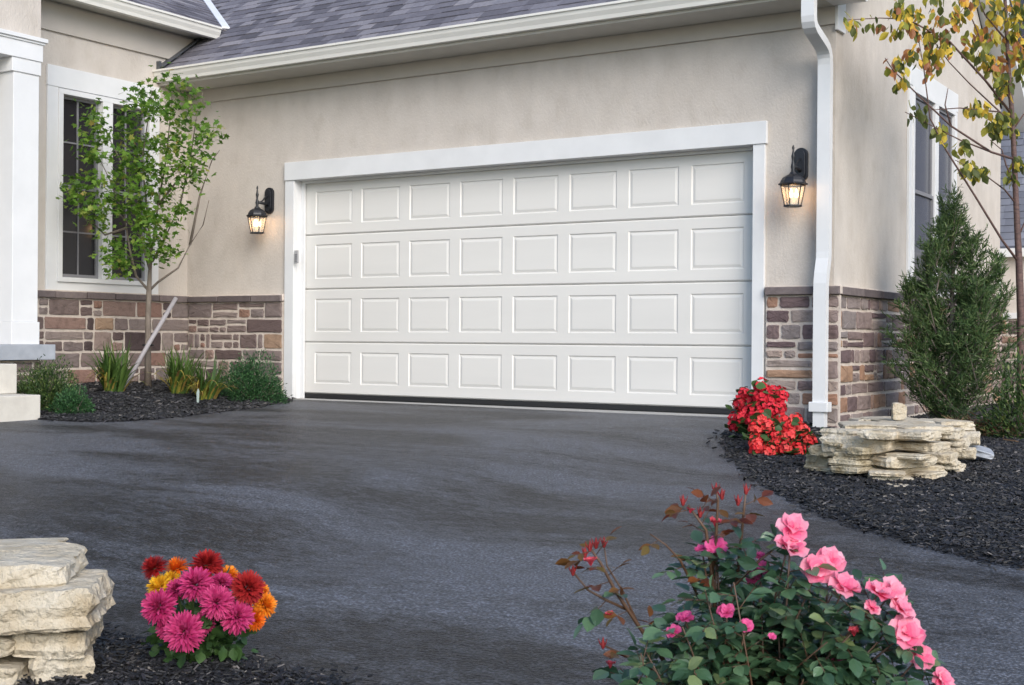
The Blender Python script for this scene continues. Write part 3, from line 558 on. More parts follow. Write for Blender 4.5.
# ------------------------------------------------------------------ lanterns
def lantern(x, label):
    T = thing('wall_lantern', (x, 0, 1.70), label, 'lantern', 'coach lanterns flanking the garage door')
    ay = -.20; c = (x, ay, 0); z = 1.72
    q = MB()
    outl = []
    for k in range(17):
        a = math.pi*k/16; outl.append((x+.058*math.cos(a), -.001, 2.165+.055*math.sin(a)))
    for k in range(17):
        a = math.pi+math.pi*k/16; outl.append((x+.058*math.cos(a), -.001, 1.995+.05*math.sin(a)))
    q.prism(outl, (0, -.028, 0)); ins = [(x+(p[0]-x)*.74, -.029, 2.08+(p[2]-2.08)*.85) for p in outl]; q.prism(ins, (0, -.018, 0)); q.build('back_plate', BLACKM, T, bevel=.004)
    q = MB(); q.tube([(x, -.04, 2.03), (x, -.10, 2.045), (x, ay, 2.05)], [.017, .014, .016], 10); q.tube([(x, -.04, 2.13), (x, -.08, 2.11), (x, -.13, 2.065), (x, ay, 2.04)], .008, 8)
    q.lathe((x, ay, 0), [(.012, 1.975), (.018, 2.0), (.014, 2.02), (.020, 2.045), (.014, 2.07), (.009, 2.09), (.013, 2.115), (.016, 2.13), (.010, 2.15), (.006, 2.18), (.011, 2.195), (.007, 2.21), (.001, 2.222)], 12); q.build('arm', BLACKM, T, smooth=True)
    q = MB(); q.lathe((x, ay, 0), [(.116, 1.898), (.118, 1.908), (.104, 1.914), (.098, 1.932), (.082, 1.957), (.055, 1.975), (.032, 1.985), (.024, 2.0), (.010, 2.006)], 8); q.build('hood', BLACKM, T)
    def ring(q, r, za, zb, wd):
        P = [(x+r*math.cos(2*math.pi*(k+.5)/6), ay+r*math.sin(2*math.pi*(k+.5)/6)) for k in range(6)]
        for k in range(6): q.tube([(P[k][0], P[k][1], (za+zb)/2), (P[(k+1) % 6][0], P[(k+1) % 6][1], (za+zb)/2)], (zb-za)/2, 6)
    q = MB(); q.lathe((x, ay, 0), [(.070, z+.0), (.076, z+.006), (.072, z+.016), (.02, z+.016)], 6); ring(q, .098, 1.888, 1.899, .01)
    for k in range(6):
        a = 2*math.pi*(k+.5)/6; q.tube([(x+.066*math.cos(a), ay+.066*math.sin(a), z+.01), (x+.098*math.cos(a), ay+.098*math.sin(a), 1.895)], .0048, 6)
    q.build('cage', BLACKM, T)
    q = MB()
    for k in range(6):
        a, b = 2*math.pi*(k+.5)/6, 2*math.pi*(k+1.5)/6
        q.quad([(x+.063*math.cos(a), ay+.063*math.sin(a), z+.017), (x+.063*math.cos(b), ay+.063*math.sin(b), z+.017), (x+.095*math.cos(b), ay+.095*math.sin(b), 1.887), (x+.095*math.cos(a), ay+.095*math.sin(a), 1.887)])
    q.build('glass', GLASSL, T)
    q = MB(); bl = MB()
    for k in range(3):
        a = 2*math.pi*k/3+.4; px, py = x+.028*math.cos(a), ay+.028*math.sin(a)
        q.tube([(px, py, z+.016), (px, py, z+.075)], .009, 8)
        bl.lathe((px, py, 0), [(.006, z+.076), (.0125, z+.09), (.013, z+.105), (.007, z+.13), (.001, z+.148)], 8)
    q.build('candle_holder', flat('candle_ivory', (.6, .55, .42)), T); bl.build('bulb', BULB, T, smooth=True)
    li = D.lights.new('lantern_light', 'POINT'); li.energy = .8; li.color = (1, .58, .26); li.shadow_soft_size = .02; lo = D.objects.new('lantern_light', li); put(lo, T); lo.location = (0, ay, z+.165-1.70)
lantern(-.352, 'black coach lantern with lit bulbs on stucco left of the garage door')
lantern(5.478, 'black coach lantern with lit bulbs between garage door and white downspout')

# ------------------------------------------------------------------ stones
def rock(q, c, size, yaw=0, seed=0, rough=.10, tilt=(0, 0), n=9, taper=0):
    """split limestone slab: angular outline, flat bed faces, chipped arrises"""
    sx, sy, sz = size; rs = random.Random(seed*1000); off = Vector((seed*7.3, seed*3.1, seed*1.7)); N_ = n*4
    cut = []                                           # cut corners of a rectangle -> angular outline
    for (cx_, cy_) in ((1, -1), (1, 1), (-1, 1), (-1, -1)):
        k = rs.uniform(.04, .24); cut += [(cx_*(1-k*rs.uniform(.3, 1)), cy_), (cx_, cy_*(1-k*rs.uniform(.3, 1)))] if cx_*cy_ < 0 else [(cx_, cy_*(1-k*rs.uniform(.3, 1))), (cx_*(1-k*rs.uniform(.3, 1)), cy_)]
    cut = [(x*rs.uniform(.93, 1.04), y*rs.uniform(.93, 1.04)) for x, y in cut]
    per = [math.dist(cut[i], cut[(i+1) % 8]) for i in range(8)]; tot = sum(per); out = []
    for i in range(N_):
        t = tot*i/N_; j = 0
        while t > per[j]: t -= per[j]; j += 1
        a, b = cut[j], cut[(j+1) % 8]; f = t/per[j]; out.append((a[0]+(b[0]-a[0])*f, a[1]+(b[1]-a[1])*f))
    V = []; zl = [-1, -.82, -.35, .2, .74, 1]; und = rs.uniform(0, 6)
    inn = [.03, .01, .0, .0, .01, .04]; rot = Matrix.Rotation(yaw, 3, 'Z') @ Matrix.Rotation(tilt[0], 3, 'X') @ Matrix.Rotation(tilt[1], 3, 'Y')
    tl, tr_, tb, kk = rs.uniform(.0, .5), rs.uniform(.0, .5), rs.uniform(-.6, .6), rs.uniform(2, 5)
    def put_(x, y, z):
        e = 1-(tl if x < 0 else tr_)*min(1, abs(x))**kk; zz = (z-tb)*e+tb*(.4+.6*e); p = rot @ Vector((x*sx/2, y*sy/2, zz*sz/2)); V.append((p.x+c[0], p.y+c[1], p.z+c[2]))
    def hz(x, y, top): return (.11 if top else .12)*noise.noise(Vector((x*1.4*sx*6, y*1.4*sy*6, 3 if top else 9))+off)+.05*noise.noise(Vector((x*sx*30, y*sy*30, 1))+off)
    for li, z in enumerate(zl):
        for i, (x, y) in enumerate(out):
            nn = noise.noise(Vector((x*sx*14, y*sy*14, z*1.2))+off)*.06+noise.noise(Vector((x*sx*45, y*sy*45, z*3.5))+off)*.05+(.03*math.sin(z*7+und+3*nn) if abs(z) < .9 else 0)
            k = 1-inn[li]+nn-(.06 if z < -.3 else 0)*rs.random()*.4; w = (z+1)/2; put_(x*k, y*k, z+(hz(x, y, True)*w+hz(x, y, False)*(1-w))*1.0)
    F_ = []; L_ = len(zl)
    for l in range(L_-1):
        for i in range(N_): F_.append((l*N_+i, l*N_+(i+1) % N_, (l+1)*N_+(i+1) % N_, (l+1)*N_+i))
    for top in (True, False):
        prev = [((L_-1)*N_+i if top else i) for i in range(N_)]
        for rr in (.86, .62, .34):
            base = len(V)
            for (x, y) in out: put_(x*rr, y*rr, (1 if top else -1)*(1+.06*(1-rr))+hz(x*rr, y*rr, top)+.07*noise.noise(Vector((x*rr*sx*22, y*rr*sy*22, 7))+off))
            cur = [base+i for i in range(N_)]
            for i in range(N_):
                f = (prev[i], prev[(i+1) % N_], cur[(i+1) % N_], cur[i]); F_.append(f if top else f[::-1])
            prev = cur
        put_(0, 0, (1 if top else -1)+hz(0, 0, top)); cidx = len(V)-1
        for i in range(N_):
            f = (prev[i], prev[(i+1) % N_], cidx); F_.append(f if top else f[::-1])
    q.add(V, F_)
def pilestone(parent, box, depth, thick, m, yaw=None, n=11, name='stone'):
    x0, y0_, x1, y1_ = box; a = at((x0+x1)/2, (y0_+y1_)/2, depth+thick*.36+random.uniform(-.015, .02)); wd = (x1-x0)*depth/F*1.02; ht = (y1_-y0_)*depth/F
    base = math.atan2(RT[1], RT[0]); yw = base if yaw is None else base+yaw
    q = MB(); rock(q, a, (wd*1.0, thick*.72, ht*.86), yw, seed=random.random()*40, n=n, tilt=(random.uniform(-.03, .03), random.uniform(-.03, .03)), rough=.07)
    return q.build(name, m, parent)
random.seed(5)
Pbase = at(890, 485, 7.0)
W1 = thing('stone_wall', Pbase, 'low stack of flat tan limestone beside the downspout and juniper', 'stone wall')
def dep(u): return float(np.interp(u, [805, 866, 900, 945, 978], [7.65, 7.12, 6.98, 7.45, 8.7]))
ST = [((867,474,912,483),.3),((824,471,868,481),.3),((806,462,834,474),.3),((905,470,945,481),.3),((930,462,962,474),.35),
      ((832,465,868,473),.3),((867,463,943,475),.35),((930,459,958,469),.3),
      ((806,453,836,466),.3),((832,458,868,466),.3),((836,451,868,459),.3),((866,452,932,466),.35),((922,450,958,463),.3),((950,446,972,460),.3),
      ((808,443,852,456),.3),((850,446,870,455),.25),((824,434,898,453),.35),((896,440,950,452),.35),((940,435,968,450),.3),((958,430,976,446),.3),
      ((822,428,866,437),.35),((860,429,898,439),.35),((894,429,934,441),.35),((926,427,958,439),.35)]
ST += [((826,441,850,446),.3),((852,459,868,464),.25),((897,453,921,459),.3),((936,446,958,451),.3),((812,466,838,470),.28),((838,447,862,451),.25),((905,458,924,463),.25),((868,470,905,475),.3),((940,440,962,445),.25),((884,480,910,488),.3),((868,482,886,489),.3),((908,478,926,485),.28)]
sq = lambda b: (891+(b[0]-891)*.93, b[1], 891+(b[2]-891)*.93, b[3])
for bx, th in ST:
    bx = sq(bx); u = (bx[0]+bx[2])/2; d = (dep(bx[0]+4)+dep(bx[2]-4))/2; sl = (dep(bx[2])-dep(bx[0]))/((bx[2]-bx[0])*d/F)
    pilestone(W1, bx, d+random.uniform(-.04, .05), th, LIMED if bx[0] < 862 and bx[1] > 440 else LIME, yaw=math.atan(sl)*.8, n=11)  # darker limestone for the left lower stones of the stack
TOPS = [((838,422,892,430),7.6,.5),((884,423,945,432),7.6,.6),((870,418,925,426),8.1,.6),((928,419,968,430),8.3,.5),((850,418,890,424),8.3,.45),((955,424,976,437),8.5,.4),((912,430,960,437),7.7,.5)]
for bx, d, th in TOPS:
    pilestone(W1, sq(bx), d-.15, th, LIME, yaw=random.uniform(-.2, .4), n=11)
q = MB(); rock(q, at(899, 411.5, 8.0), (.085, .06, .10), .5, seed=3, n=7); o = q.build('stone', LIME, W1)
q = MB(); rock(q, at(899, 417, 8.0), (.085, .07, .16), .5, seed=9, n=7)
# loose flat stones at its foot
q = MB(); p = at(899, 487.5, 6.95); rock(q, p, (.20, .16, .035), .9, seed=12, n=9); o = q.build('stone', LIME, None, loc=tuple(p)); o.name = 'flat_stone'; tag(o, 'pale flat limestone chip lying in mulch at front foot of the stack', 'stone')
q = MB(); p = at(975, 450, 8.2); rock(q, p, (.22, .20, .045), .3, seed=22, n=9, tilt=(.1, .25)); o = q.build('slate', SLABM, None, loc=tuple(p)); o.name = 'slate_slab'; tag(o, 'blue-grey slate slab leaning against right end of the stone stack', 'stone')

W2 = thing('stone_wall', at(30, 700, 3.1), 'large pale limestone stack cut by the lower left corner of the picture', 'stone wall')
for bx, d, th, yw in [((-90,552,82,589),2.97,.40,.1),((-70,577,105,626),2.93,.42,.12),((-60,620,34,652),2.96,.35,.0),((20,619,95,650),3.0,.35,.15),((-70,648,38,684),2.94,.4,.05),((30,641,93,680),3.0,.32,.35),
                      ((-40,664,112,706),2.98,.45,.2),((-90,544,60,556),3.16,.34,.1),((-90,690,100,730),2.97,.4,.1),((-100,590,-30,640),2.9,.4,0)]:
    pilestone(W2, bx, d, th, LIME, yaw=yw, n=17)

# ------------------------------------------------------------------ flowers
def cluster_petals(center, axis, R_, n, layers, m, name, parent, width=.24, cup=.6):
    """pompon bloom: strap petals radiating from a centre over a dome"""
    axis = np.array(axis, float); axis /= np.linalg.norm(axis); pos = []; d = []; sz = []; rn = []; up = []
    a = np.cross(axis, (0.1, .2, 1)); a /= np.linalg.norm(a); b = np.cross(axis, a)
    for L in range(layers):
        el = (L/(layers-1))*math.pi*.5*.98; k = max(4, int(n*(math.cos(el)+.15)))
        for i in range(k):
            an = 2*math.pi*(i+.5*(L % 2))/k+random.uniform(-.15, .15); e = el*1.12+random.uniform(-.12, .12)-.32
            di = math.cos(e)*(a*math.cos(an)+b*math.sin(an))+math.sin(e)*axis
            pos.append(np.array(center)+di*R_*.22); d.append(di+np.random.normal(0, .06, 3)); sz.append(R_*random.uniform(.66, .86)*(1-.10*L/layers)); rn.append(random.random()*.6+.4*random.random()*(L/layers)); up.append(axis+di*.3)
    return blades(name, np.array(pos), np.array(d), np.array(sz), m, parent, width=width, rnd=np.array(rn), up=np.array(up))
np.random.seed(3); random.seed(3)
mb = at(190, 650, 3.22); mb[2] = hF(np.array([mb[0]]), np.array([mb[1]]))[0]
MU = thing('chrysanthemum', mb, 'chrysanthemum plant with magenta, crimson, orange and yellow blooms at edge of the drive', 'flowers')
heads = [('m',157,606,19,3.08),('m',195,582,19,3.12),('m',217,601,18,3.08),('m',238,616,18,3.10),('m',183,632,21,3.02),('m',168,628,14,3.10),('m',176,588,12,3.16),('m',204,622,12,3.14),('m',222,582,13,3.18),
         ('r',153,566,14,3.22),('r',207,562,17,3.20),('r',249,586,18,3.12),('o',176,566,13,3.28),('a',229,575,13,3.26),('a',266,604,14,3.22),('o',256,619,12,3.20),('a',262,590,10,3.28),('y',158,585,14,3.20),('y',170,578,10,3.24)]
ctr = at(205, 625, 3.22)
for c, u, v, r, dd in heads:
    p = at(u, v, dd); ax = (p-ctr); ax = ax/np.linalg.norm(ax)+np.array((0, 0, .25))-FWD*.55
    mm = dict(m=P_MAG, r=P_RED, o=P_ORA, a=P_AMB, y=P_YEL)[c]
    o = cluster_petals(p-ax/np.linalg.norm(ax)*r/F*dd*.25, ax, r*dd/F*1.0, 25, 11, mm, 'flower_head', MU, width=.20)
    o['label'] = dict(m='magenta bloom', r='dark crimson bloom', o='orange bloom', a='amber orange bloom', y='yellow bloom')[c]
q = MB()
for c, u, v, r, dd in heads:
    p = at(u, v, dd); mid = (p+mb)/2+np.array((0, 0, .02)); q.tube([mb+np.random.normal(0, .012, 3)*(1, 1, 0), mid, p], [.004, .0035, .003], 6)
q.build('stem', STEMG, MU)
n = 420; pp = ctr+np.random.normal(0, 1, (n, 3))*(.045, .045, .042)-np.array((0, 0, .02)); low = mb+np.random.normal(0, 1, (90, 3))*(.03, .03, .02)+np.array((0, 0, .035)); pp = np.concatenate([pp, low])
dd_ = pp-ctr+np.random.normal(0, .05, pp.shape); leaves('foliage', pp, dd_, RNG.uniform(.022, .042, len(pp)), L_GER, MU, wide=1.3)

# geraniums
def geranium(base, pts, R0, m, label):
    T = thing('geranium', base, label, 'flowers', None); q = MB()
    for u, v, dd in pts:
        p = at(u, v, dd); pos = []; d = []; up = []; sz = []
        for i in range(26):
            z = 1-1.6*i/25; r = math.sqrt(max(0, 1-z*z)); a = 2.4*i+random.random()*.3; n_ = np.array((r*math.cos(a), r*math.sin(a), z)); c = p+n_*R0*random.uniform(.55, 1.3)+np.random.normal(0, .004, 3)
            t1 = np.cross(n_, (.3, .2, .9)); t1 /= np.linalg.norm(t1); t2 = np.cross(n_, t1)
            for k in range(5):
                an = 2*math.pi*k/5+i; dv = t1*math.cos(an)+t2*math.sin(an)+n_*.25; pos.append(c); d.append(dv); up.append(n_); sz.append(R0*.48)
        blades('flower_head', np.array(pos), np.array(d), np.array(sz), m, T, width=.85, rnd=np.repeat(RNG.random(26), 5), up=np.array(up))
        q.tube([np.array(base)+np.random.normal(0, .02, 3)*(1, 1, 0), (p+base)/2+np.random.normal(0, .01, 3), p], .004, 5)
    q.build('stem', STEMG, T)
    P = np.array([at(u, v, dd) for u, v, dd in pts]); n = 420; k = RNG.integers(0, len(P), n); t = RNG.uniform(.25, 1.0, n)[:, None]
    pos = np.array(base)*(1-t)+P[k]*t+RNG.normal(0, .045, (n, 3)); pos[:, 2] = np.maximum(pos[:, 2], base[2]+.02)
    d = np.stack([RNG.normal(size=n), RNG.normal(size=n), RNG.uniform(-.3, .5, n)], 1); leaves('foliage', pos, d, RNG.uniform(.04, .075, n), L_GER, T, up=np.tile((0, 0, 1.), (n, 1))+RNG.normal(0, .4, (n, 3)), wide=1.6)
bk = [(761,387,9.3),(773,392,9.3),(740,404,9.35),(752,401,9.3),(761,397,9.2),(778,401,9.3),(749,411,9.2),(762,407,9.15),(735,420,9.3),(741,417,9.2),(778,409,9.25),(736,426,9.3),(752,419,9.1),(765,417,9.1),(769,401,9.2),(744,395,9.4),(770,411,9.1),(781,395,9.35)]
fr = [(768,452,8.4),(785,449,8.45),(755,428,8.6),(767,427,8.6),(783,421,8.7),(796,421,8.8),(757,441,8.5),(776,438,8.5),(788,436,8.5),(801,431,8.7),(807,439,8.7),(798,449,8.5),(796,461,8.45),(757,448,8.45),(774,445,8.5),(762,418,8.7),(789,428,8.55),(810,443,8.7),(795,455,8.5)]
def gp(u, v, d, h):
    p = at(u, v, d); p[2] = h(np.array([p[0]]), np.array([p[1]]))[0]; return p
geranium(gp(758, 436, 9.3, hR), bk, .045, P_GER1, 'deep red geranium clump nearest the garage door, behind the brighter one')
geranium(gp(780, 462, 8.6, hR), fr, .042, P_GER2, 'bright scarlet geranium clump in front, beside the limestone stack')

# ------------------------------------------------------------------ rose bush
random.seed(21); np.random.seed(21)
RB = at(748, 855, 2.02); RB[2] = hF(np.array([RB[0]]), np.array([RB[1]]))[0]
RO = thing('rose_bush', RB, 'pink flowering rose bush with red young shoots in the near foreground', 'rose bush')
canes = []
def cane(pts, r0=.005, r1=.0018, young=False): canes.append(([np.array(p, float) for p in pts], r0, r1, young))
CD = 2.0
cane([RB, at(710,735,CD), at(672,672,CD), at(638,625,1.98), at(616,592,1.97), at(600,562,1.96), at(590,548,1.96)], young=True)
cane([at(628,610,1.98), at(606,600,1.97), at(588,590,1.97), at(573,572,1.97)], .0025, .0015, True)
cane([at(640,628,1.98), at(622,590,1.99), at(607,566,1.99), at(604,545,1.99)], .002, .0012, True)
cane([RB, at(728,700,CD), at(716,620,CD), at(712,575,1.99), at(706,530,1.98), at(688,505,1.98)], young=True)
cane([at(712,575,1.99), at(716,540,1.98), at(718,500,1.97), at(716,490,1.97)], .0028, .0014, True)
cane([at(735,600,2.0), at(740,550,1.99), at(744,510,1.98), at(746,490,1.98)], .003, .0014, True)
cane([at(716,620,CD), at(735,585,1.95), at(760,560,1.94), at(775,548,1.94)], .003, .0018, False)
cane([at(700,600,CD), at(680,560,1.97), at(666,545,1.96), at(650,534,1.96)], .0022, .0012, True)
cane([at(690,700,1.98), at(655,672,1.96), at(625,655,1.96), at(603,645,1.96)], .003, .0014, True)
flowers = [(792,529,13,'p',1.90),(790,549,15,'p',1.88),(817,571,14,'p',1.88),(830,562,12,'p',1.90),(844,587,13,'p',1.86),(878,594,13,'p',1.85),(892,592,13,'p',1.87),(872,608,9,'p',1.84),(901,610,14,'p',1.85),(905,633,16,'p',1.84),(918,658,14,'p',1.84),(942,681,11,'p',1.84),
           (837,664,9,'h',1.9),(716,549,10,'h',1.98),(762,568,8,'h',1.95),(755,578,7,'h',1.96),(760,556,5,'h',1.97),(772,637,4,'h',1.85),(685,619,9,'h',1.9),(674,632,8,'h',1.9),(726,612,8,'h',1.88),(746,626,6,'h',1.86),(702,550,6,'h',1.99),(854,631,6,'b',1.84),(715,522,6,'b',1.98),(591,561,6,'b',1.96),(610,664,5,'b',1.95),(610,614,4,'b',1.96),(690,510,4,'b',1.98)]
def cb(a, b, sag=.03):
    a = np.array(a); b = np.array(b); mid = (a*.45+b*.55)+np.random.normal(0, .02, 3)+np.array((0, 0, sag)); return [a, a*.6+b*.4+np.random.normal(0, .012, 3), mid, b]
for u, v, r, k, dd in flowers:
    if u > 650 and r > 5: cane(cb(RB+np.random.normal(0, .02, 3)*(1, 1, 0)+FWD*.06, at(u, v, dd)), .0028, .0014)
for i in range(92):
    u = random.uniform(612, 915); top = np.interp(u, [612, 650, 690, 720, 780, 830, 880, 915], [668, 640, 600, 565, 560, 590, 632, 680]); v = top+random.random()**1.2*110
    cane(cb(RB+np.random.normal(0, .03, 3)*(1, 1, 0), at(u, v, random.uniform(1.82, 2.25))), .0024, .0010)
q = MB(); lp = []; ld = []; ls = []; yp = []; yd = []; ys_ = []
for pts, r0, r1, young in canes:
    n = len(pts); q.tube(pts, list(np.linspace(r0, r1, n)), 6)
    L = sum(np.linalg.norm(pts[i+1]-pts[i]) for i in range(n-1)); k = max(3, int(L/.024))
    for j in range(k):
        t = .30+.70*j/k if L > .3 else .1+.9*j/k; s = t*(n-1); i = min(int(s), n-2); p = pts[i]+(pts[i+1]-pts[i])*(s-i); tan = pts[i+1]-pts[i]; tan /= np.linalg.norm(tan)+1e-9
        a = 2.4*j+random.random(); pr = np.cross(tan, (math.cos(a), math.sin(a), .2)); pr /= np.linalg.norm(pr)+1e-9; ax = pr*.9+tan*.35
        isy = young and t > .45
        S = random.uniform(.018, .028) if isy else random.uniform(.020, .033)
        if young and random.random() < .35: continue
        q.tube([p, p+ax*S*1.5], [.0009, .0006], 4)
        sd_ = np.cross(ax, (0, 0, 1)); sd_ /= np.linalg.norm(sd_)+1e-9
        for (f_, sgn) in ((1.6, 0), (1.15, 1), (1.15, -1), (.6, 1), (.6, -1)):
            if isy and f_ < .7: continue
            b = p+ax*S*f_; dv = ax*.6+sd_*sgn*.9 if sgn else ax; dv = dv+np.array((0, 0, random.uniform(-.45, .1)))
            (yp if isy else lp).append(b); (yd if isy else ld).append(dv); (ys_ if isy else ls).append(S*random.uniform(.8, 1.15))
q.build('cane', STEMR, RO, smooth=True)
up = np.tile((0, 0, 1.), (len(lp), 1))+RNG.normal(0, .4, (len(lp), 3))
leaves('foliage', np.array(lp), np.array(ld), np.array(ls), L_ROSE, RO, up=up, wide=1.0)
o = leaves('young_foliage', np.array(yp), np.array(yd), np.array(ys_), L_ROSEY, RO, up=np.tile((0, 0, 1.), (len(yp), 1))+RNG.normal(0, .5, (len(yp), 3)), wide=.85)
def roseflower(p, ax, R_, m, parent, bud=False):
    """cupped broad petals in three whorls"""
    ax = np.array(ax, float); ax /= np.linalg.norm(ax); a = np.cross(ax, (.2, .1, 1)); a /= np.linalg.norm(a); b = np.cross(ax, a); V = []; Fc = []; rn = []
    whorls = ((5, random.uniform(-.1, .4), 1.2), (random.choice((2, 3, 4)), .8, .9), (random.choice((0, 1, 2)), 1.15, .5)) if not bud else ((4, 1.48, 1.3), (3, 1.52, 1.1))
    for wi, (k, el, rr) in enumerate(whorls):
        for i in range(k):
            an = 2*math.pi*(i+.5*wi)/k+random.uniform(-.3, .3); e = el+(random.uniform(-.35, .35) if not bud else 0); rad = a*math.cos(an)+b*math.sin(an); tng = -a*math.sin(an)+b*math.cos(an); n0 = 5; r_ = random.random(); ph = random.random()*6
            base = len(V)
            for s in range(n0):
                t = s/(n0-1); w_ = math.sin(min(1, t*1.15+.12)*math.pi*.62)*.62*(1 if not bud else .6); ee = e*(1.05-t*.55)+.1
                cpt = p+(rad*math.cos(ee)+ax*math.sin(ee))*R_*rr*t*1.05
                for c in range(5):
                    cc = (c-2)/2; ruff = .17*math.sin(ph+cc*4+t*4)*t
                    V.append(cpt+tng*cc*w_*R_*rr*(1 if s < n0-1 else .72)+ax*(abs(cc)**2*.20*R_+ruff*R_)-rad*abs(cc)**2*.10*R_)
            for s in range(n0-1):
                for c in range(4): Fc.append((base+s*5+c, base+s*5+c+1, base+s*5+c+6, base+s*5+c+5)); rn.append(min(1, max(0, r_*.6+.4*s/(n0-2))))
    return mesh_np('bloom' if not bud else 'bud', np.array(V), np.array(Fc), m, parent, np.array(rn), smooth=True)
cc_ = at(760, 680, 2.05)
for u, v, r, k, dd in flowers:
    p = at(u, v, dd); ax = (p-cc_)/np.linalg.norm(p-cc_)*.7+np.array((0, 0, .55))-FWD*.5+np.random.normal(0, .25, 3)
    if k == 'b': roseflower(p-np.array((0, 0, r*dd/F*.9)), (random.uniform(-.2, .2), random.uniform(-.2, .2), 1), r*dd/F*1.25, P_BUD, RO, True)
    else: roseflower(p, ax, r*dd/F*random.uniform(.82, 1.05), P_PINK if k == 'p' else P_HOT, RO)
# small closed buds at the tips of the red shoots
for (u, v, dd) in [(590,546,1.96),(604,542,1.99),(573,570,1.97),(683,500,1.98),(716,488,1.97),(722,494,1.97),(746,489,1.98),(700,512,1.98),(738,500,1.98),(596,543,1.96),(585,552,1.96),(603,643,1.96)]:
    q = MB(); p = at(u, v+2, dd); q.lathe(p, [(.001, -.006), (.0026, -.004), (.0034, 0), (.0028, .004), (.0013, .008), (.0003, .012)], 6)
    for k in range(3):
        a = 2*math.pi*k/3+u; q.tube([p+np.array((0, 0, -.004)), p+np.array((.005*math.cos(a), .005*math.sin(a), .003)), p+np.array((.0075*math.cos(a), .0075*math.sin(a), .010))], [.0012, .001, .0003], 4)
    q.build('bud', P_BUDR, RO)

# ------------------------------------------------------------------ shrubs near the walls
def tuft(name, base, rad, n, size, m, label, cat, wide=.5, flatup=.5, stemn=24):
    T = thing(name, base, label, cat); rx, ry, rz = rad
    d = RNG.normal(size=(n, 3)); d /= np.linalg.norm(d, axis=1, keepdims=True); d[:, 2] = np.abs(d[:, 2])*1.0-.08
    lob = 1+.16*np.sin(d[:, 0]*7+base[0]*3)+.13*np.sin(d[:, 1]*9+d[:, 2]*6)+.1*RNG.normal(size=n)*.6
    rr = (RNG.random(n)**.30)*lob; pos = np.array(base)+d*rr[:, None]*np.array((rx, ry, rz))
    dirs = d+RNG.normal(0, .55, (n, 3))+np.array((0, 0, flatup))
    leaves('foliage', pos, dirs, RNG.uniform(.6, 1.15, n)*size, m, T, wide=wide)
    q = MB()
    for i in range(stemn):
        e = pos[i]; q.tube([np.array(base)+RNG.normal(0, .02, 3)*(1, 1, 0), (np.array(base)+e)/2+RNG.normal(0, .02, 3), e], [.006, .004, .002], 5)
    q.build('branch', BARK, T); return T
def onbed(u, v, d, h): return gp(u, v, d, h)
b1 = gp(47, 399, 11.15, hL); tuft('boxwood', b1, (.31, .26, .40), 9000, .026, L_BOX, 'dark green boxwood mound tucked against the blue-grey porch slab', 'shrub')
b2 = gp(73, 403, 10.95, hL); tuft('boxwood', b2, (.17, .17, .22), 4200, .024, L_BLU, 'low bluish green mound in front of the boxwood by the steps', 'shrub')
b3 = gp(250, 390, 13.0, hL); tuft('spreading_shrub', b3, (.38, .32, .46), 10500, .028, L_BLU, 'rounded bright green shrub against the stone left of the garage door', 'shrub')
b4 = gp(1022, 426, 10.0, hR); tuft('broadleaf_shrub', b4, (.30, .30, .62), 3200, .045, L_BOX, 'leafy green shrub at the right edge beyond the juniper', 'shrub')
def lily(base, n, L0, label, cat, yel=.3):
    T = thing('daylily', base, label, cat); q = MB()
    for i in range(n):
        a = random.random()*6.28; L_ = L0*random.uniform(.55, 1.1); out = random.uniform(.25, 1.05); w_ = random.uniform(.008, .014); r_ = random.random()
        if r_ > 1-yel: out = random.uniform(1.0, 1.5); L_ *= random.uniform(.6, 1.0)
        dx_, dy_ = math.cos(a), math.sin(a); P = []
        for t in np.linspace(0, 1, 7):
            P.append(np.array(base)+np.array((dx_*out*L_*t**1.2*.62, dy_*out*L_*t**1.2*.62, L_*(t*1.1-(.05+.62*out)*t**2.4*.9)))+np.array((random.uniform(-1, 1)*.0, 0, 0))+np.array((math.cos(a*3), math.sin(a*3), 0))*.075)
        s = np.array((-dy_, dx_, 0))
        for k in range(6):
            wa, wb = w_*(1-(k/6)**2), w_*(1-((k+1)/6)**2)+.0008
            q.quad([P[k]-s*wa, P[k]+s*wa, P[k+1]+s*wb, P[k+1]-s*wb], 0, min(1, r_*.7 if r_ < 1-yel else .75+random.random()*.25))
    q.build('blade', L_LILY, T); return T
lily(gp(114, 396, 12.2, hL), 190, .55, 'clump of strappy daylily leaves left of the young maple trunk', 'plant', .15)
lily(gp(180, 394, 12.6, hL), 180, .55, 'clump of daylily leaves just right of the young maple trunk', 'plant', .22)
lily(gp(207, 394, 12.5, hL), 140, .50, 'yellowing daylily clump between the maple trunk and rounded shrub', 'plant', .45)
p = gp(197, 391, 12.1, hL); q = MB(); q.prism([p+np.array((0, 0, -.02)), p+np.array((.02, 0, 0)), p+np.array((.028, 0, .13)), p+np.array((.012, 0, .16)), p+np.array((-.006, 0, .12))], (0, .003, 0)); o = q.build('plant_tag', flat('tag_green_white', (.42, .50, .46)), None, loc=tuple(p)); tag(o, 'small pale plant tag stuck in the mulch among daylilies', 'tag')

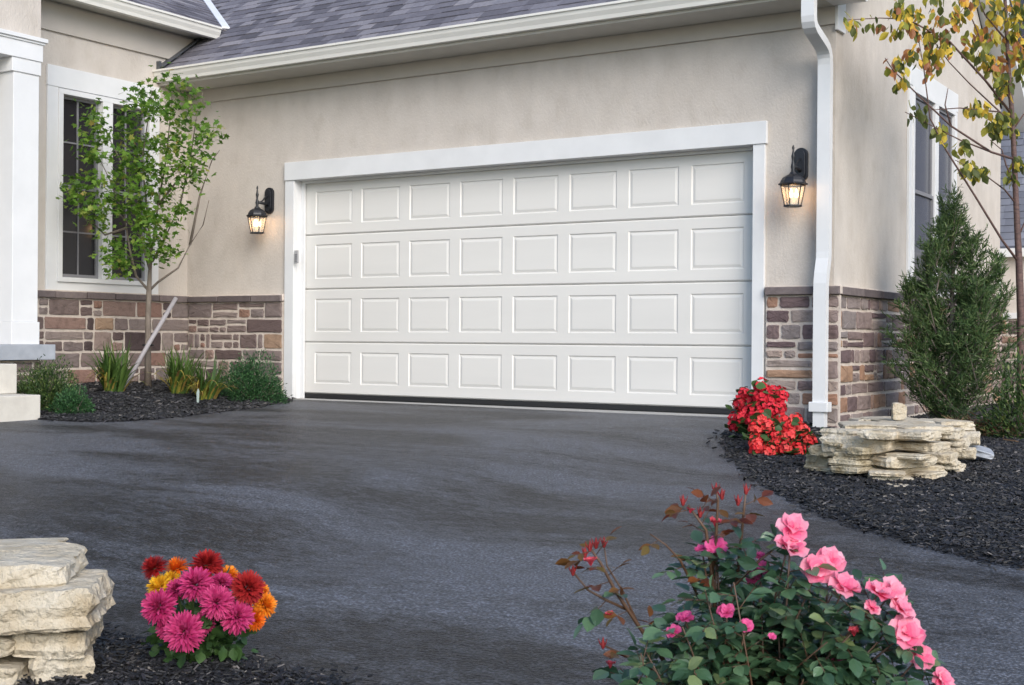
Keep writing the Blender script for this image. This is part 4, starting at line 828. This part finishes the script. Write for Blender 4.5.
# ------------------------------------------------------------------ young maple with its pole
random.seed(9)
TB = gp(148, 386, 12.9, hL); MT = thing('young_maple', TB, 'slim young maple with loose green crown in front of the left window', 'tree')
TD = 12.9
q = MB(); q.tube([TB+np.array((0, 0, -.03)), at(148,350,TD), at(148,320,TD), at(149,291,TD), at(150,270,TD)], [.036, .029, .027, .026, .018], 10); q.build('trunk', BARK, MT, smooth=True)
q = MB(); mb_paths = [[(149,291),(136,276),(130,250),(124,215),(110,180),(95,150)],[(149,291),(158,282),(178,268),(190,245),(203,225),(209,200)],[(149,291),(152,250),(158,205),(166,160),(170,120),(172,95)],[(150,285),(150,240),(146,200),(142,160),(148,120),(152,90)],
            [(152,262),(164,240),(180,205),(190,160),(196,120),(203,92)],[(150,270),(140,235),(120,215),(90,200),(66,192)],[(126,228),(105,235),(92,222),(70,208)],[(190,245),(200,195),(212,160),(220,150)],[(150,240),(132,200),(120,160),(105,130)],[(158,205),(178,180),(196,165)]]
for P_ in mb_paths:
    n = len(P_); q.tube([at(u, v, TD-.0+(.10 if i > 1 else 0)*math.sin(u*.3+i)) for i, (u, v) in enumerate(P_)], list(np.linspace(.014, .003, n)), 6)
q.build('branch', BARK, MT, smooth=True)
cl = [(115,140),(140,180),(110,230),(130,270),(60,350),(50,390),(100,370),(140,420),(100,440),(150,480),(200,370),(190,200),(240,160),(305,60),(270,110),(320,120),(370,140),(400,110),(470,65),(470,120),(440,180),(510,210),(540,190),(500,270),(460,290),(440,340),(480,330),(260,220),(300,240),(340,230),(380,230),(250,290),(300,300),(350,320),(400,300),(230,330),(280,360),(330,390),(380,380),(430,430),(390,470),(330,460),(280,440),(300,520),(350,520),(380,570),(200,550),(170,580),(230,590),(210,605),(330,560),(300,480),(250,430),(395,40),(220,260),(420,240),(150,340),(190,430)]
pos = []; 
for (cx_, cy_) in cl:
    u, v = 50+cx_/3.11, 70+cy_/3.11; u = 141+(u-141)*(.93 if u < 141 else .84); k = 54
    dd = RNG.uniform(12.35, 13.05) if u > 105 else RNG.uniform(12.45, 12.85); c = at(u, v, dd); pos.append(c+RNG.normal(0, .066, (k, 3)))
pos = np.concatenate(pos); n = len(pos); pos = pos[pos[:, 0] > XW+.08]; n = len(pos)
d = RNG.normal(size=(n, 3)); d[:, 2] = d[:, 2]*.5-.25; up = np.tile((0, 0, 1.), (n, 1))+RNG.normal(0, .6, (n, 3))
lobed('crown', pos, d, RNG.uniform(.038, .068, n), L_MAPLE, MT, up=up, wide=1.05)
q = MB(); q.tube([at(124,388,12.55), at(148,345,12.75), at(176,298,13.0)], [.024, .022, .022], 8); o = q.build('support_pole', POLE, None, loc=tuple(at(124,388,12.55)), smooth=True); tag(o, 'grey support pole slanting up past the young maple trunk', 'pole')
q = MB(); q.tube([at(148,345,12.86)+np.array((.05*math.cos(a), .05*math.sin(a), .0)) for a in np.linspace(0, 6.3, 14)], .009, 6, cap=False); q.build('tie', RUBBER, MT)

# ------------------------------------------------------------------ juniper
JB = gp(950, 418, 11.0, hR); JU = thing('juniper', JB, 'tall feathery dark green juniper beside the side window', 'tree')
q = MB(); q.tube([JB-np.array((0, 0, .05)), JB+np.array((.01, 0, .9)), JB+np.array((.02, 0, 1.8))], [.035, .02, .004], 8); 
pos = []; dirs = []; tips = []
zt = 1.86
lead = [((0, 0), 1.0), ((.19, -.04), .84), ((-.20, .06), .74), ((.07, .16), .88), ((-.08, -.15), .90), ((.34, 0), .72), ((-.33, -.05), .64), ((.27, -.2), .6), ((-.22, .2), .6)]
for i in range(440):
    (lx, ly), lh = random.choice(lead[:1]*3+lead[1:]); t = random.random()**.85; z0 = .05+t*(zt*lh-.10); ang = random.random()*6.283
    rmax = float(np.interp(t, [0, .12, .35, .6, .8, .93, 1], [.38, .48, .44, .32, .19, .09, .03]))*random.choice((.5, .8, 1.0, 1.15, 1.4))*(1 if lh == 1 else .62)
    rise = random.uniform(.16, .46)*(1-.35*t); o0 = JB+np.array((lx*min(1, z0/.5), ly*min(1, z0/.5), z0-rise*.4)); e = o0+np.array((math.cos(ang)*rmax, math.sin(ang)*rmax, rise*1.15))
    if e[0] < XC+.12: e[0] = XC+.12
    k = 15; dr = (e-o0)/np.linalg.norm(e-o0); side = np.cross(dr, (0, 0, 1)); side /= np.linalg.norm(side)
    for j in range(k):                        # flat sprays along the limb, each with scale-like leaflets
        sp_ = .15+.85*j/k; c0 = o0+(e-o0)*sp_+np.array((0, 0, .04*math.sin(sp_*3.1))); sg = 1 if j % 2 else -1; L_ = random.uniform(.05, .13)*(1.15-sp_*.6); dv = dr*.8+side*sg*random.uniform(.4, 1.0)+RNG.normal(0, .22, 3)+np.array((0, 0, .25)); dv /= np.linalg.norm(dv)
        for r_ in range(6):
            p = c0+dv*L_*(r_/5)+RNG.normal(0, .004, 3); pos.append(p); dirs.append(dv+RNG.normal(0, .42, 3))
    if i < 150: q.tube([o0, (o0+e)/2+np.array((0, 0, .02)), e], [.006, .004, .0015], 4)
q.build('trunk', BARK, JU)
pos = np.array(pos); dirs = np.array(dirs); blades('foliage', pos, dirs, RNG.uniform(.022, .060, len(pos)), L_JUN, JU, width=.13)
# brown dry fronds under it
n = 700; a = RNG.random(n)*6.28; gb = gp(985, 424, 10.3, hR)
T = thing('dry_grass', gb, 'brown dried grass tuft under right side of the juniper', 'dry grass')
pos = gb+np.stack([RNG.normal(0, .16, n), RNG.normal(0, .16, n), RNG.uniform(0, .10, n)], 1); d = np.stack([np.cos(a), np.sin(a), RNG.uniform(-.3, .7, n)], 1); blades('blade', pos, d, RNG.uniform(.08, .2, n), L_DEAD, T, width=.05)

# ------------------------------------------------------------------ autumn tree on the right
random.seed(4)
AB = gp(1019, 425, 10.8, hR); AT = thing('autumn_tree', AB, 'slender red-barked tree with sparse yellow and orange leaves at right edge', 'tree')
def ad(u): return 10.8-(1018-u)*.0048
def P2(l): return [at(u, v, ad(u)) for u, v in l]
q = MB(); q.tube(P2([(1019,440),(1021,380),(1021,320),(1019,262),(1016,200),(1013,130),(1008,60),(1005,0),(1003,-90)]), [.036, .033, .031, .028, .023, .020, .017, .014, .010], 10); q.build('trunk', BARKR, AT, smooth=True)
br = [[(1020,264),(1002,240),(975,196),(946,150),(930,118),(924,70),(918,36)],[(1017,160),(991,152),(951,126),(920,97),(893,70),(885,58)],[(1014,125),(1000,112),(970,84),(949,62),(930,36)],[(1012,103),(990,62),(965,2),(950,-30)],[(1010,112),(985,80),(950,42),(907,19),(880,18),(846,20)],
      [(1018,190),(1006,165),(1002,150),(990,140)],[(1017,205),(1005,190),(985,175),(955,160)],[(1008,60),(1020,40),(1035,20)],[(1006,40),(985,15),(975,-10)],[(1013,130),(1030,105),(1045,90)],[(951,126),(945,105),(948,88)],[(1019,235),(1028,215),(1040,200)],[(1000,112),(960,108),(930,110)],[(991,152),(960,140),(905,112)]]
q = MB()
for l in br: n = len(l); q.tube(P2(l), list(np.linspace(.011 if n > 5 else .008, .003, n)), 6)
q.build('branch', BARKR, AT, smooth=True)
lc = [(330,70),(345,85),(400,80),(430,85),(485,90),(500,25),(490,40),(545,60),(520,80),(590,100),(580,130),(625,130),(650,155),(700,150),(740,165),(730,120),(540,175),(500,200),(470,220),(505,250),(600,170),(600,215),(680,40),(670,70),(730,10),(790,15),(820,60),(850,80),(860,110),(790,110),(780,215),(800,190),(810,260),(850,250),(750,340),(730,340),(790,390),(810,400),(780,420),(830,370),(700,465),(680,460),(720,535),(750,535),(700,530),(860,520),(830,560),(560,360),(525,360),(620,410),(610,170),(870,200),(840,20),(870,30),(520,45),(560,110),(640,120),(830,130),(870,150),(760,190),(815,225),(850,170),(800,60),(760,120),(850,60),(620,60),(820,290),(800,370),(845,400),(600,0),(700,0),(860,-20),(900,60),(900,150)]
pos = []; rn = []; sz = []
for x_, y_ in lc:
    u, v = 740+x_/3.113, y_/3.113; u = u+random.uniform(-2, 2)
    bright = random.random(); k = random.choice((11, 14, 16, 18)) if x_ > 480 else 7
    sun = .62 if (y_ < 330) else .4  # sunlight on the upper crown is put into the leaf colour
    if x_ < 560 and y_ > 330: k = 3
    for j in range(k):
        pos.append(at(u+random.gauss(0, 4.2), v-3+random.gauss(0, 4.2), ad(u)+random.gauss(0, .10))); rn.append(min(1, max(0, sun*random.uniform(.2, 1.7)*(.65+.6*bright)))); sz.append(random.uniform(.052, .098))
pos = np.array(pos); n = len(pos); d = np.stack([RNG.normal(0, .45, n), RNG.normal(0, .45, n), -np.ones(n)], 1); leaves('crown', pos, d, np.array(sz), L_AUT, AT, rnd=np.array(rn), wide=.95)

# ------------------------------------------------------------------ light
wd = D.worlds.new('World'); SC.world = wd; wd.use_nodes = True; nt = wd.node_tree
sky = nt.nodes.new('ShaderNodeTexSky'); sky.sky_type = 'NISHITA'; sky.sun_disc = False; sky.sun_elevation = R(30); sky.air_density = 1.0; sky.dust_density = .8; sky.ozone_density = 2.2
sd = np.array((.76, -.60, .0)); az = math.atan2(sd[0], sd[1]); sky.sun_rotation = az
bg = nt.nodes['Background']; nt.links.new(sky.outputs[0], bg.inputs[0]); bg.inputs[1].default_value = .15
su = D.lights.new('sun', 'SUN'); su.energy = 2.1; su.angle = R(36); su.color = (1, .93, .84); so = D.objects.new('sun', su); COL.objects.link(so)
el = R(30); dirv = Vector((math.sin(az)*math.cos(el), math.cos(az)*math.cos(el), math.sin(el))); so.rotation_euler = dirv.to_track_quat('Z', 'Y').to_euler()
SC.view_settings.view_transform = 'Standard'; SC.view_settings.look = 'None'; SC.view_settings.exposure = 0.72; SC.view_settings.gamma = 1
SC.cycles.max_bounces = 8
